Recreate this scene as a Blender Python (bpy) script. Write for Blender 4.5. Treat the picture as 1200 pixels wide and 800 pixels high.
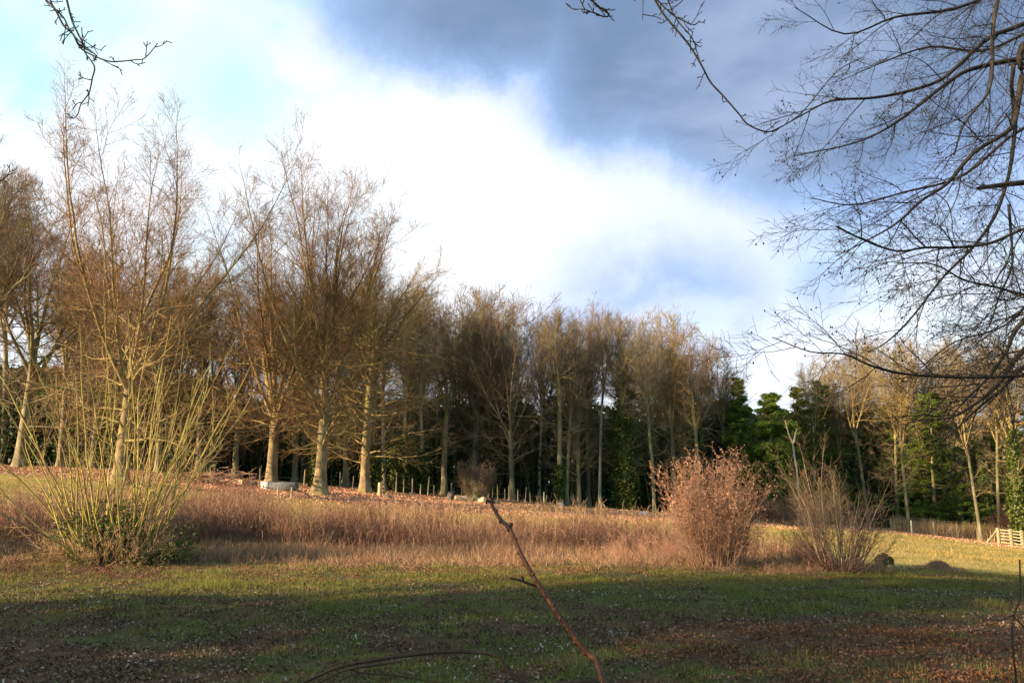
import bpy, math, random
import numpy as np
from mathutils import Vector

# ------------------------------------------------------------------ scene, camera, sky, sun
S = bpy.context.scene
for o in list(bpy.data.objects): bpy.data.objects.remove(o)
C = S.collection
PITCH = math.radians(10.11); FPX = 925.0; EYE = 1.9
cam = bpy.data.cameras.new('camera'); cam_o = bpy.data.objects.new('camera', cam); C.objects.link(cam_o)
cam.sensor_width = 36.0; cam.lens = 36.0*FPX/1200.0
cam.clip_start = 0.05; cam.clip_end = 6000
cam_o.location = (0, 0, EYE); cam_o.rotation_euler = (math.radians(90)+PITCH, 0, 0)
S.camera = cam_o
S.render.resolution_x = 1024; S.render.resolution_y = 682
S.view_settings.view_transform = 'Standard'; S.view_settings.look = 'None'
S.view_settings.gamma = 1; S.view_settings.use_curve_mapping = False
S.view_settings.exposure = 2.0
S.cycles.max_bounces = 5; S.cycles.diffuse_bounces = 3; S.cycles.glossy_bounces = 2
S.cycles.transmission_bounces = 3; S.cycles.transparent_max_bounces = 4

SUN_EL = math.radians(16.5); SUN_B = math.radians(24)
TO_SUN = Vector((-math.cos(SUN_EL)*math.cos(SUN_B), -math.cos(SUN_EL)*math.sin(SUN_B), math.sin(SUN_EL)))
sl = bpy.data.lights.new('sun', 'SUN'); sl.energy = 5.0; sl.angle = math.radians(0.6); sl.color = (1.0, 0.73, 0.45)
so = bpy.data.objects.new('sun', sl); so.location = (-40, -15, 30)
so.rotation_euler = TO_SUN.to_track_quat('Z', 'Y').to_euler(); C.objects.link(so)

CP, SP = math.cos(PITCH), math.sin(PITCH)
def ray(px, py):
    u = (px-600)/FPX; v = -(py-400)/FPX
    return np.array([u, CP - v*SP, SP + v*CP])
def P(px, py, d):
    r = ray(px, py); r = r/r[1]*d
    return np.array([r[0], d, EYE+r[2]])

def build_world():
    w = bpy.data.worlds.new('World'); S.world = w; w.use_nodes = True
    nt = w.node_tree; N = nt.nodes; L = nt.links
    N.clear()
    out = N.new('ShaderNodeOutputWorld')
    sky = N.new('ShaderNodeTexSky'); sky.sky_type = 'NISHITA'; sky.sun_disc = False
    sky.sun_elevation = SUN_EL; sky.sun_rotation = math.atan2(TO_SUN.x, TO_SUN.y) % (2*math.pi)
    bg1 = N.new('ShaderNodeBackground'); bg1.inputs[1].default_value = 0.052
    L.new(sky.outputs[0], bg1.inputs[0])
    tc = N.new('ShaderNodeTexCoord')
    def noise(scale, detail, rough=0.5, dist=0.0, sc=(1, 1, 1), loc=(0, 0, 0)):
        mp = N.new('ShaderNodeMapping'); mp.inputs['Scale'].default_value = sc; mp.inputs['Location'].default_value = loc
        L.new(tc.outputs['Generated'], mp.inputs[0])
        n = N.new('ShaderNodeTexNoise'); n.inputs['Scale'].default_value = scale
        n.inputs['Detail'].default_value = detail; n.inputs['Roughness'].default_value = rough
        n.inputs['Distortion'].default_value = dist
        L.new(mp.outputs[0], n.inputs['Vector']); return n
    # direction bent by noise, so that the cloud edges are ragged
    nz = noise(3.2, 10, 0.66)
    sub = N.new('ShaderNodeVectorMath'); sub.operation = 'SUBTRACT'; sub.inputs[1].default_value = (.5, .5, .5)
    L.new(nz.outputs['Color'], sub.inputs[0])
    scl = N.new('ShaderNodeVectorMath'); scl.operation = 'SCALE'; scl.inputs['Scale'].default_value = 0.18
    L.new(sub.outputs[0], scl.inputs[0])
    add = N.new('ShaderNodeVectorMath'); add.operation = 'ADD'
    L.new(tc.outputs['Generated'], add.inputs[0]); L.new(scl.outputs[0], add.inputs[1])
    nrm = N.new('ShaderNodeVectorMath'); nrm.operation = 'NORMALIZE'; L.new(add.outputs[0], nrm.inputs[0])
    def blob(px, py, rad, soft, ax=1.0):
        # an angular patch of cloud around a direction
        r = ray(px, py); r = r/np.linalg.norm(r)
        df = N.new('ShaderNodeVectorMath'); df.operation = 'SUBTRACT'
        L.new(nrm.outputs[0], df.inputs[0]); df.inputs[1].default_value = tuple(r)
        sc_ = N.new('ShaderNodeVectorMath'); sc_.operation = 'MULTIPLY'; sc_.inputs[1].default_value = (1/ax, 1, 1)
        L.new(df.outputs[0], sc_.inputs[0])
        ln = N.new('ShaderNodeVectorMath'); ln.operation = 'LENGTH'; L.new(sc_.outputs[0], ln.inputs[0])
        mr = N.new('ShaderNodeMapRange'); mr.interpolation_type = 'SMOOTHSTEP'
        mr.inputs['From Min'].default_value = rad+soft; mr.inputs['From Max'].default_value = max(rad-soft, 0)
        L.new(ln.outputs['Value'], mr.inputs['Value'])
        return mr.outputs[0]
    def union(lst):
        a = lst[0]
        for b in lst[1:]:
            m = N.new('ShaderNodeMath'); m.operation = 'MAXIMUM'; L.new(a, m.inputs[0]); L.new(b, m.inputs[1]); a = m.outputs[0]
        return a
    def mul(a, v):
        m = N.new('ShaderNodeMath'); m.operation = 'MULTIPLY'; L.new(a, m.inputs[0])
        if isinstance(v, float): m.inputs[1].default_value = v
        else: L.new(v, m.inputs[1])
        return m.outputs[0]
    def ramp(v, a, b, lo=0.0, hi=1.0):
        m = N.new('ShaderNodeMapRange'); m.interpolation_type = 'SMOOTHSTEP'; L.new(v, m.inputs['Value'])
        m.inputs['From Min'].default_value = a; m.inputs['From Max'].default_value = b
        m.inputs['To Min'].default_value = lo; m.inputs['To Max'].default_value = hi
        return m.outputs[0]
    def mix(a, b, f):
        m = N.new('ShaderNodeMix'); m.data_type = 'RGBA'
        for i, s in ((6, a), (7, b)):
            if isinstance(s, tuple): m.inputs[i].default_value = s+(1,)
            else: L.new(s, m.inputs[i])
        L.new(f, m.inputs[0]); return m.outputs[2]
    n2 = noise(5.0, 7, 0.6, 0.2, (1, 1, 1.5))
    # thin veil of pale cyan air between cloud, then white cloud, then grey-blue cloud
    K = 0.283
    veil = (0.38*K, 0.84*K, 1.03*K)
    white = (1.12*K, 1.14*K, 1.2*K)
    grey = (0.19*K, 0.28*K, 0.46*K)
    midblue = (0.36*K, 0.53*K, 0.90*K)
    paleb = (0.66*K, 0.93*K, 1.08*K)
    wht = union([blob(600, 330, .26, .12, 1.3), blob(370, 70, .06, .07, .8), blob(420, 250, .18, .12), blob(-20, 130, .08, .09), blob(110, 300, .15, .11), blob(150, 60, .03, .05),
                 blob(700, 290, .17, .08, 1.3), blob(850, 270, .12, .10, 1.3), blob(905, 390, .085, .05), blob(860, 425, .09, .05), blob(1010, 430, .12, .08, 1.5),
                 blob(1110, 350, .08, .07, 1.4), blob(560, 200, .15, .08), blob(500, 390, .15, .10, 2.0), blob(630, 130, .05, .04),
                 blob(-900, 300, .8, .5), blob(2300, 500, .7, .5)])
    wht2 = mul(wht, ramp(n2.outputs['Fac'], .25, .6, .72, 1.0))
    gry = union([blob(900, -60, .23, .13, 1.4), blob(980, 90, .13, .09, 1.3), blob(760, 40, .12, .11, 1.2), blob(800, -330, .30, .2, 1.5),
                 blob(1130, 10, .15, .12), blob(570, 0, .09, .10, 1.7), blob(830, 110, .08, .07, 1.3)])
    low = union([blob(790, 350, .085, .085, 1.9), blob(1020, 235, .08, .10, 1.5), blob(1000, 340, .04, .06, 1.3), blob(1170, 230, .08, .1), blob(670, 385, .05, .06)])
    c = mix(veil, paleb, ramp(n2.outputs['Fac'], .35, .65))
    c = mix(c, white, wht2)
    cyan = union([blob(262, 95, .055, .05, .8), blob(15, 5, .07, .06), blob(120, 20, .04, .05), blob(60, 70, .03, .04)])
    c = mix(c, (0.52*K, 0.90*K, 1.05*K), mul(cyan, ramp(n2.outputs['Fac'], .3, .6, .4, .9)))
    c = mix(c, midblue, mul(low, ramp(n2.outputs['Fac'], .35, .6, .45, .95)))
    edge = mix(midblue, grey, ramp(gry, .35, .95))
    c = mix(c, edge, ramp(gry, 0.0, .62))
    n3 = noise(2.2, 5, 0.55, 0.3, (1, 1, 2))
    c2 = mix(c, mix(c, (0.44*K, .55*K, .78*K), ramp(n3.outputs['Fac'], .42, .62)), ramp(gry, .3, .9, 0.0, .7))
    bg2 = N.new('ShaderNodeBackground'); L.new(c2, bg2.inputs[0]); bg2.inputs[1].default_value = 1.0
    ms = N.new('ShaderNodeMixShader'); ms.inputs[0].default_value = 0.96
    L.new(bg1.outputs[0], ms.inputs[1]); L.new(bg2.outputs[0], ms.inputs[2]); L.new(ms.outputs[0], out.inputs[0])
build_world()

# ------------------------------------------------------------------ helpers
RNG = np.random.default_rng(7)
def nrmv(v): return v/np.maximum(np.linalg.norm(v, axis=-1, keepdims=True), 1e-9)
def vnoise(x, y, scale, seed=0):
    r = np.random.default_rng(seed).random((256, 256))
    x = np.asarray(x)/scale+1000; y = np.asarray(y)/scale+1000
    xi = np.floor(x).astype(int); yi = np.floor(y).astype(int); fx = x-xi; fy = y-yi
    fx = fx*fx*(3-2*fx); fy = fy*fy*(3-2*fy)
    g = lambda a, b: r[a % 256, b % 256]
    return (g(xi, yi)*(1-fx)+g(xi+1, yi)*fx)*(1-fy)+(g(xi, yi+1)*(1-fx)+g(xi+1, yi+1)*fx)*fy
def fbm(x, y, scale, seed=0, o=3):
    s = 0; a = 1; t = 0
    for i in range(o): s = s+a*vnoise(x, y, scale/2**i, seed+i); t += a; a *= .55
    return s/t

class MB:
    """collects quads and triangles (with a material index each) into ONE mesh"""
    def __init__(s): s.v = []; s.f = []; s.n = 0
    def add(s, verts, faces, mi=0):
        verts = np.asarray(verts, float).reshape(-1, 3); faces = np.asarray(faces, int)
        if len(faces) == 0: return
        s.v.append(verts); s.f.append((faces+s.n, mi)); s.n += len(verts)
    def mesh(s, name, smooth=True):
        me = bpy.data.meshes.new(name)
        V = np.concatenate(s.v) if s.v else np.zeros((0, 3))
        me.vertices.add(len(V)); me.vertices.foreach_set('co', V.astype(np.float32).ravel())
        tot = [f.shape[1] for f, _ in s.f for _ in [0]]
        lv = np.concatenate([f.ravel() for f, _ in s.f]) if s.f else np.zeros(0, int)
        ls = np.concatenate([np.full(len(f), f.shape[1]) for f, _ in s.f]) if s.f else np.zeros(0, int)
        mi = np.concatenate([np.full(len(f), m) for f, m in s.f]) if s.f else np.zeros(0, int)
        me.loops.add(len(lv)); me.loops.foreach_set('vertex_index', lv.astype(np.int32))
        me.polygons.add(len(ls))
        me.polygons.foreach_set('loop_start', np.concatenate([[0], np.cumsum(ls)[:-1]]).astype(np.int32))
        me.polygons.foreach_set('material_index', mi.astype(np.int32))
        me.polygons.foreach_set('use_smooth', np.full(len(ls), smooth))
        me.update(calc_edges=True)
        return me
    def build(s, name, mats, parent=None, smooth=True, loc=None):
        me = s.mesh(name, smooth)
        for m in (mats if isinstance(mats, (list, tuple)) else [mats]): me.materials.append(m)
        o = bpy.data.objects.new(name, me); C.objects.link(o)
        if parent is not None: o.parent = parent
        if loc is not None: o.location = loc
        return o
    def tubes(s, pts, rad, sides=4, mi=0, cap=False):
        """pts (n,p,3), rad (n,p)"""
        pts = np.asarray(pts, float); rad = np.asarray(rad, float)
        if pts.ndim == 2: pts = pts[None]; rad = rad[None]
        n, p, _ = pts.shape
        if n == 0: return
        tan = np.empty_like(pts); tan[:, 1:-1] = pts[:, 2:]-pts[:, :-2]; tan[:, 0] = pts[:, 1]-pts[:, 0]; tan[:, -1] = pts[:, -1]-pts[:, -2]
        tan = nrmv(tan)
        main = nrmv(pts[:, -1]-pts[:, 0])
        ref = np.where(np.abs(main[:, 2:3]) > .7, np.array([[1., 0, 0]]), np.array([[0, 0, 1.]]))
        u = nrmv(np.cross(tan, ref[:, None, :])); v = np.cross(tan, u)
        a = np.arange(sides)*2*math.pi/sides
        ring = pts[:, :, None]+rad[:, :, None, None]*(np.cos(a)[None, None, :, None]*u[:, :, None]+np.sin(a)[None, None, :, None]*v[:, :, None])
        idx = np.arange(n*p*sides).reshape(n, p, sides)
        A = idx[:, :-1]; B = idx[:, 1:]
        q = np.stack([A, np.roll(A, -1, 2), np.roll(B, -1, 2), B], -1).reshape(-1, 4)
        s.add(ring, q, mi)
        if cap:
            for i in range(n):
                base = s.n
                s.add(ring[i, -1], [list(range(sides))], mi); s.add(ring[i, 0], [list(range(sides))[::-1]], mi)
    def box(s, c, size, rz=0.0, mi=0, tilt=(0, 0), bev=0.0):
        x, y, z = [k/2 for k in size]
        b = min(bev, x*.45, y*.45, z*.45) if bev else 0
        R = np.array([[math.cos(rz), -math.sin(rz), 0], [math.sin(rz), math.cos(rz), 0], [0, 0, 1]])
        tx, ty = tilt
        Rx = np.array([[1, 0, 0], [0, math.cos(tx), -math.sin(tx)], [0, math.sin(tx), math.cos(tx)]])
        Ry = np.array([[math.cos(ty), 0, math.sin(ty)], [0, 1, 0], [-math.sin(ty), 0, math.cos(ty)]])
        M = R@Rx@Ry
        vs = []
        # octagonal outline in plan, chamfered top and bottom
        def ringat(zz, ins):
            X, Y = x-ins, y-ins
            return [(X-b, -Y, zz), (X, -Y+b, zz), (X, Y-b, zz), (X-b, Y, zz), (-X+b, Y, zz), (-X, Y-b, zz), (-X, -Y+b, zz), (-X+b, -Y, zz)]
        if b > 0:
            rings = [ringat(-z, b), ringat(-z+b, 0), ringat(z-b, 0), ringat(z, b)]
        else:
            b = 1e-4; rings = [ringat(-z, 0), ringat(z, 0)]
        for r in rings: vs += r
        vs = np.array(vs)@M.T+np.asarray(c)
        fs = []
        for k in range(len(rings)-1):
            for i in range(8):
                j = (i+1) % 8; fs.append([k*8+i, k*8+j, (k+1)*8+j, (k+1)*8+i])
        base = s.n
        s.add(vs, fs, mi)
        s.add(vs[-8:], [list(range(8))], mi); s.add(vs[:8], [list(range(8))[::-1]], mi)
    def cards(s, c, size, asp=0.5, mi=0, up=0.0, rng=RNG, bend=0.25, nrm=None):
        """n small bent leaves: c (n,3), size (n,) - two triangles folded along the midrib"""
        n = len(c)
        if n == 0: return
        t = rng.normal(size=(n, 3)); t[:, 2] += up; t = nrmv(t)
        if nrm is None: w = rng.normal(size=(n, 3))
        else: w = nrm+0*t
        sd = nrmv(np.cross(t, w)); nn = np.cross(sd, t)
        L = (size/2)[:, None]; W = L*asp
        v = np.stack([c-t*L, c+sd*W+nn*L*bend, c+t*L, c-sd*W+nn*L*bend], 1)
        i = np.arange(n)[:, None]*4
        f = np.concatenate([i+np.array([[0, 1, 2]]), i+np.array([[0, 2, 3]])])
        s.add(v, f, mi)
    def blades(s, c, h, w, lean, mi=0, rng=RNG, segs=1):
        """grass blades: thin triangles that lean"""
        n = len(c); a = rng.random(n)*2*math.pi; la = rng.random(n)*2*math.pi
        ln = lean*np.abs(rng.normal(size=n))
        side = np.stack([np.cos(a), np.sin(a), 0*a], 1)*(w/2)[:, None]
        d = np.stack([np.cos(la)*ln, np.sin(la)*ln, np.ones(n)], 1); d = nrmv(d)
        if segs == 1:
            v = np.stack([c-side, c+side, c+d*h[:, None]], 1)
            s.add(v, np.arange(n*3).reshape(-1, 3), mi)
        else:
            m = c+d*(h*.55)[:, None]; d2 = nrmv(d+np.stack([np.cos(la)*ln, np.sin(la)*ln, -.25*np.ones(n)], 1)*1.2)
            t = m+d2*(h*.5)[:, None]
            v = np.stack([c-side, c+side, m+side*.8, m-side*.8, t], 1)
            i = np.arange(n)[:, None]*5
            s.add(v, i+np.array([[0, 1, 2, 3]]), mi)
            s.v.append(np.zeros((0, 3)))
            s.f.append((np.asarray(i+np.array([[3, 2, 4]]))+s.n-n*5, mi))
    def lump(s, c, r, seed=0, mi=0, rough=.18, n=14):
        """an irregular stone or stump-like lump"""
        rg = np.random.default_rng(seed)
        th = np.linspace(0, math.pi, n//2+1); ph = np.arange(n)*2*math.pi/n
        T, F = np.meshgrid(th, ph, indexing='ij')
        d = np.stack([np.sin(T)*np.cos(F), np.sin(T)*np.sin(F), np.cos(T)], -1)
        k = np.ones(T.shape)
        for _ in range(5):
            q = nrmv(rg.normal(size=3)); k += rough*np.tanh(3*(d@q))*rg.uniform(-.6, .8)
        v = d*k[..., None]*np.array(r)+np.asarray(c)
        m = n//2+1; idx = np.arange(m*n).reshape(m, n)
        q = np.stack([idx[:-1], idx[1:], np.roll(idx[1:], -1, 1), np.roll(idx[:-1], -1, 1)], -1).reshape(-1, 4)
        s.add(v.reshape(-1, 3), q, mi)

def tag(o, label=None, cat=None, group=None, kind=None):
    if label: o['label'] = label
    if cat: o['category'] = cat
    if group: o['group'] = group
    if kind: o['kind'] = kind
    return o
def thing(name, label, cat, loc=(0, 0, 0), rz=0.0, group=None):
    o = bpy.data.objects.new(name, None); C.objects.link(o); o.location = [float(k) for k in loc]; o.rotation_euler = (0, 0, rz)
    o.empty_display_size = .3
    return tag(o, label, cat, group)
def copy_tree(o, parent=None):
    c = o.copy(); C.objects.link(c)
    if parent is not None: c.parent = parent
    for ch in list(KIDS.get(o.name, [])):
        d = copy_tree(ch, c)
    return c
KIDS = {}
def note_kids():
    KIDS.clear()
    for o in bpy.data.objects:
        if o.parent: KIDS.setdefault(o.parent.name, []).append(o)

# ------------------------------------------------------------------ materials
def mat(name, cols, scale=6.0, rough=.85, bump=0.0, island=False, detail=6, stretch=(1, 1, 1), trans=0.0, tcol=None, patch=None, spec=.25):
    """cols: list of (pos, rgb) sampled by noise, or by leaf (island=True)"""
    m = bpy.data.materials.new(name); m.use_nodes = True
    nt = m.node_tree; N = nt.nodes; L = nt.links
    b = N['Principled BSDF']; b.inputs['Roughness'].default_value = rough; b.inputs['Specular IOR Level'].default_value = spec
    cr = N.new('ShaderNodeValToRGB'); el = cr.color_ramp.elements
    while len(el) < len(cols): el.new(.5)
    for e, (p, c) in zip(el, cols): e.position = p; e.color = (*c, 1)
    tc = N.new('ShaderNodeTexCoord'); mp = N.new('ShaderNodeMapping'); mp.inputs['Scale'].default_value = stretch
    L.new(tc.outputs['Object'], mp.inputs[0])
    nz = N.new('ShaderNodeTexNoise'); nz.inputs['Scale'].default_value = scale; nz.inputs['Detail'].default_value = detail
    nz.inputs['Roughness'].default_value = .62; L.new(mp.outputs[0], nz.inputs['Vector'])
    if island:
        g = N.new('ShaderNodeNewGeometry'); mx = N.new('ShaderNodeMath'); mx.operation = 'MULTIPLY_ADD'
        # blend of per-piece variation and broad patches
        L.new(g.outputs['Random Per Island'], mx.inputs[0]); mx.inputs[1].default_value = .8
        sb = N.new('ShaderNodeMath'); sb.operation = 'MULTIPLY_ADD'; L.new(nz.outputs['Fac'], sb.inputs[0]); sb.inputs[1].default_value = .8; sb.inputs[2].default_value = -.3
        L.new(sb.outputs[0], mx.inputs[2]); L.new(mx.outputs[0], cr.inputs[0])
    else: 
        mr = N.new('ShaderNodeMapRange'); mr.inputs['From Min'].default_value = .3; mr.inputs['From Max'].default_value = .7
        L.new(nz.outputs['Fac'], mr.inputs['Value']); L.new(mr.outputs[0], cr.inputs[0])
    col = cr.outputs[0]
    if patch:
        pc, pscale, p0, p1 = patch
        n2 = N.new('ShaderNodeTexNoise'); n2.inputs['Scale'].default_value = pscale; n2.inputs['Detail'].default_value = 4
        L.new(tc.outputs['Object'], n2.inputs['Vector'])
        mr = N.new('ShaderNodeMapRange'); mr.inputs['From Min'].default_value = p0; mr.inputs['From Max'].default_value = p1
        L.new(n2.outputs['Fac'], mr.inputs['Value'])
        mx2 = N.new('ShaderNodeMix'); mx2.data_type = 'RGBA'; L.new(mr.outputs[0], mx2.inputs[0]); L.new(col, mx2.inputs[6]); mx2.inputs[7].default_value = (*pc, 1)
        col = mx2.outputs[2]
    L.new(col, b.inputs['Base Color'])
    if bump:
        bp = N.new('ShaderNodeBump'); bp.inputs['Strength'].default_value = bump; bp.inputs['Distance'].default_value = .02
        n4 = N.new('ShaderNodeTexNoise'); n4.inputs['Scale'].default_value = scale*5; n4.inputs['Detail'].default_value = 5
        L.new(mp.outputs[0], n4.inputs['Vector']); L.new(n4.outputs['Fac'], bp.inputs['Height']); L.new(bp.outputs[0], b.inputs['Normal'])
    if trans:
        tr = N.new('ShaderNodeBsdfTranslucent'); L.new(col, tr.inputs[0])
        ms = N.new('ShaderNodeMixShader'); ms.inputs[0].default_value = trans
        L.new(b.outputs[0], ms.inputs[1]); L.new(tr.outputs[0], ms.inputs[2]); L.new(ms.outputs[0], N['Material Output'].inputs[0])
    return m
M = {}
M['beech'] = mat('beech_bark', [(0, (.05, .036, .022)), (.5, (.155, .115, .06)), (1, (.28, .215, .12))], 3.4, bump=.5, stretch=(1, 1, .45), patch=((.19, .17, .055), .9, .5, .68))
M['limb'] = mat('limb_bark', [(0, (.08, .058, .026)), (.5, (.19, .14, .055)), (1, (.31, .24, .10))], 2.4)
M['twig'] = mat('twig_bark', [(0, (.09, .04, .02)), (.5, (.15, .075, .035)), (1, (.21, .12, .055))], .6)
M['twig_olive'] = mat('olive_twig_bark', [(0, (.12, .085, .035)), (.5, (.20, .14, .05)), (1, (.27, .20, .08))], .6)
M['wood_bark'] = mat('wood_bark', [(0, (.07, .06, .035)), (.5, (.16, .135, .075)), (1, (.26, .225, .135))], 1.6, bump=.5, stretch=(1, 1, .4), patch=((.10, .12, .03), .5, .5, .65))
M['wood_twig'] = mat('wood_twig', [(0, (.07, .042, .03)), (.5, (.125, .08, .052)), (1, (.19, .135, .09))], .3)
M['wood_twig_grey'] = mat('grey_twig', [(0, (.07, .055, .04)), (.5, (.13, .105, .075)), (1, (.19, .155, .11))], .3)
M['pale_bark'] = mat('pale_bark', [(0, (.22, .19, .13)), (.5, (.40, .36, .26)), (1, (.52, .48, .38))], 2, bump=.3, stretch=(1, 1, .5))
M['pale_stem'] = mat('pale_stem', [(0, (.20, .14, .08)), (.5, (.32, .24, .14)), (1, (.50, .42, .29))], 2)
M['thin_twig'] = mat('thin_twig', [(0, (.18, .10, .06)), (1, (.34, .22, .12))], 2)
M['snag'] = mat('bleached_bark', [(0, (.20, .17, .12)), (1, (.50, .45, .36))], 2, bump=.3)
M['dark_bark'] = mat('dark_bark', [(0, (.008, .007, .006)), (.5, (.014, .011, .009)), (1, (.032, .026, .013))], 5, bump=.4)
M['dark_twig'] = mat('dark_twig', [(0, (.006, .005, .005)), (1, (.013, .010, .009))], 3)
M['hazel'] = mat('hazel_bark', [(0, (.15, .11, .035)), (.5, (.30, .245, .055)), (1, (.42, .36, .11))], 1.3, patch=((.16, .10, .05), 1.2, .5, .7))
M['brown_stem'] = mat('brown_stem', [(0, (.14, .08, .05)), (1, (.30, .19, .12))], 2)
M['plum_stem'] = mat('plum_stem', [(0, (.08, .04, .03)), (1, (.20, .11, .08))], 2)
M['hazel_twig'] = mat('hazel_twig', [(0, (.14, .09, .04)), (1, (.30, .23, .08))], 2)
M['pink_twig'] = mat('pinkish_twig', [(0, (.20, .10, .065)), (1, (.36, .21, .14))], 2)
M['red_stem'] = mat('reddish_stem', [(0, (.065, .028, .022)), (.4, (.125, .058, .042)), (.75, (.21, .11, .072)), (1, (.38, .25, .155))], .5, island=True)
M['tan_stem'] = mat('straw_stem', [(0, (.22, .13, .065)), (.5, (.34, .22, .11)), (1, (.46, .33, .18))], .5, island=True, trans=.2)
M['straw'] = mat('dry_grass', [(0, (.15, .075, .045)), (.5, (.28, .16, .09)), (1, (.41, .28, .165))], .7, island=True, trans=.2)
M['brown_tangle'] = mat('tangled_stem', [(0, (.10, .055, .035)), (1, (.26, .15, .09))], .5, island=True)
M['copper'] = mat('copper_leaf', [(0, (.22, .10, .055)), (.5, (.36, .19, .11)), (1, (.50, .31, .20))], 1.0, island=True, trans=.3)
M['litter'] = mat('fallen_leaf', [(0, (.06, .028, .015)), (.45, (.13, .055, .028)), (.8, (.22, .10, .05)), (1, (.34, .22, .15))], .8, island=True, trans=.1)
M['litter_shade'] = mat('shade_toned_leaf', [(0, (.04, .022, .013)), (.5, (.10, .055, .035)), (.78, (.17, .10, .065)), (.90, (.27, .20, .16)), (1, (.46, .41, .38))], .8, island=True, spec=.15, rough=.8)  # shade put into the leaf colour; plain litter is its sunlit counterpart
M['litter_pink'] = mat('dry_beech_leaf', [(0, (.25, .11, .06)), (.5, (.40, .21, .125)), (1, (.54, .34, .22))], .4, island=True)
M['grass'] = mat('turf_blade', [(0, (.055, .056, .016)), (.5, (.125, .128, .028)), (1, (.28, .27, .055))], 1.2, island=True, trans=.3)
M['grass_far'] = mat('meadow_blade', [(0, (.12, .085, .025)), (.5, (.24, .18, .05)), (1, (.38, .28, .11))], .35, island=True, trans=.25)
M['ivy'] = mat('ivy_leaf', [(0, (.018, .03, .005)), (.5, (.05, .075, .010)), (1, (.12, .14, .02))], .9, island=True, rough=.5, trans=.15)
M['holly'] = mat('evergreen_leaf', [(0, (.012, .025, .006)), (.5, (.025, .05, .010)), (1, (.05, .085, .015))], .5, island=True, rough=.6, trans=.1)
M['yew'] = mat('yew_needle', [(0, (.03, .06, .007)), (.5, (.075, .12, .013)), (1, (.15, .20, .022))], .4, island=True, rough=.7, trans=.15)
M['yew_olive'] = mat('olive_needle', [(0, (.05, .06, .010)), (.5, (.11, .12, .018)), (1, (.19, .18, .03))], .4, island=True, rough=.7, trans=.15)
M['moss'] = mat('moss', [(0, (.05, .075, .012)), (1, (.14, .17, .03))], 6, bump=.6)
M['post'] = mat('weathered_wood', [(0, (.14, .11, .06)), (.5, (.26, .22, .12)), (1, (.38, .33, .21))], 3, bump=.4, stretch=(1, 1, .2))
M['post_white'] = mat('pale_split_wood', [(0, (.5, .45, .30)), (1, (.72, .68, .5))], 3)
M['post_grey'] = mat('grey_wood', [(0, (.14, .13, .10)), (1, (.27, .25, .19))], 3, bump=.3, stretch=(1, 1, .2))
M['post_pink'] = mat('peeled_wood', [(0, (.33, .20, .12)), (1, (.50, .34, .22))], 3, bump=.3)
M['wire'] = mat('rusty_wire', [(0, (.12, .10, .08)), (1, (.2, .18, .15))], 3, rough=.5)
M['white_panel'] = mat('white_panel', [(0, (.42, .41, .38)), (1, (.66, .65, .62))], 3, rough=.5)
M['trough'] = mat('galvanised_metal', [(0, (.05, .055, .06)), (1, (.11, .12, .13))], 5, rough=.9)
M['stone'] = mat('pale_stone', [(0, (.38, .33, .27)), (1, (.62, .56, .48))], 5, bump=.6)
M['log'] = mat('log_bark', [(0, (.10, .075, .05)), (1, (.24, .18, .12))], 4, bump=.7)
M['earth'] = mat('dark_earth', [(0, (.035, .022, .013)), (1, (.10, .065, .04))], 9, bump=.8)
M['cut'] = mat('cut_wood', [(0, (.45, .30, .17)), (1, (.62, .45, .28))], 8)
M['grey_rock'] = mat('grey_stump', [(0, (.05, .045, .04)), (1, (.13, .12, .11))], 6, bump=.6)
M['orange_stick'] = mat('wet_orange_bark', [(0, (.018, .009, .006)), (.5, (.055, .02, .009)), (1, (.13, .048, .017))], 9, bump=.5, rough=.5)

# ------------------------------------------------------------------ terrain
PXC = np.array([-700, -200, 0, 140, 320, 450, 600, 800, 1000, 1200, 1900], float)
DS = np.array([0, 12, 18, 24, 28, 34, 42, 52, 66, 90, 200], float)
ZT = np.array([
 # -700 -200   0    140   320   450   600   800  1000  1200  1900
 [.0,   .0,   .0,   .0,   .0,   .0,   .0,   .0,   .0,   .0,  .0],
 [.1,   .05,  .0,   .0,   .0,   .0,   .0,   .0,  -.03, -.1, -.2],
 [.6,   .3,   .1,   .05,  .0,   .0,   .0,  -.03, -.15, -.35, -.7],
 [1.8,  1.2,  .85,  .5,   .1,   .0,   .0,  -.08, -.35, -.8, -1.4],
 [2.3,  1.7,  1.35, .85,  .3,   .1,   .02, -.12, -.5,  -1.1, -1.9],
 [3.0,  2.3,  1.95, 1.45, .75,  .35,  .1,  -.2,  -.75, -1.5, -2.5],
 [3.6,  2.9,  2.45, 2.25, 1.3,  .75,  .2,  -.3,  -1.0, -1.9, -3.2],
 [4.2,  3.5,  3.0,  2.7,  1.75, 1.1,  .3,  -.5,  -1.25, -2.4, -4.0],
 [4.6,  4.0,  3.4,  3.0,  2.0,  1.35, .4,  -.8,  -1.6, -3.1, -5.0],
 [5.0,  4.3,  3.6,  3.2,  2.2,  1.5,  .5,  -1.0, -2.0, -4.0, -6.0],
 [5.0,  4.3,  3.6,  3.2,  2.2,  1.5,  .5,  -1.0, -2.0, -4.0, -6.0]])
gx = np.arange(-170, 171, 1.0); gy = np.arange(-60, 221, 1.0)
GX, GY = np.meshgrid(gx, gy, indexing='ij')
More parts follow.
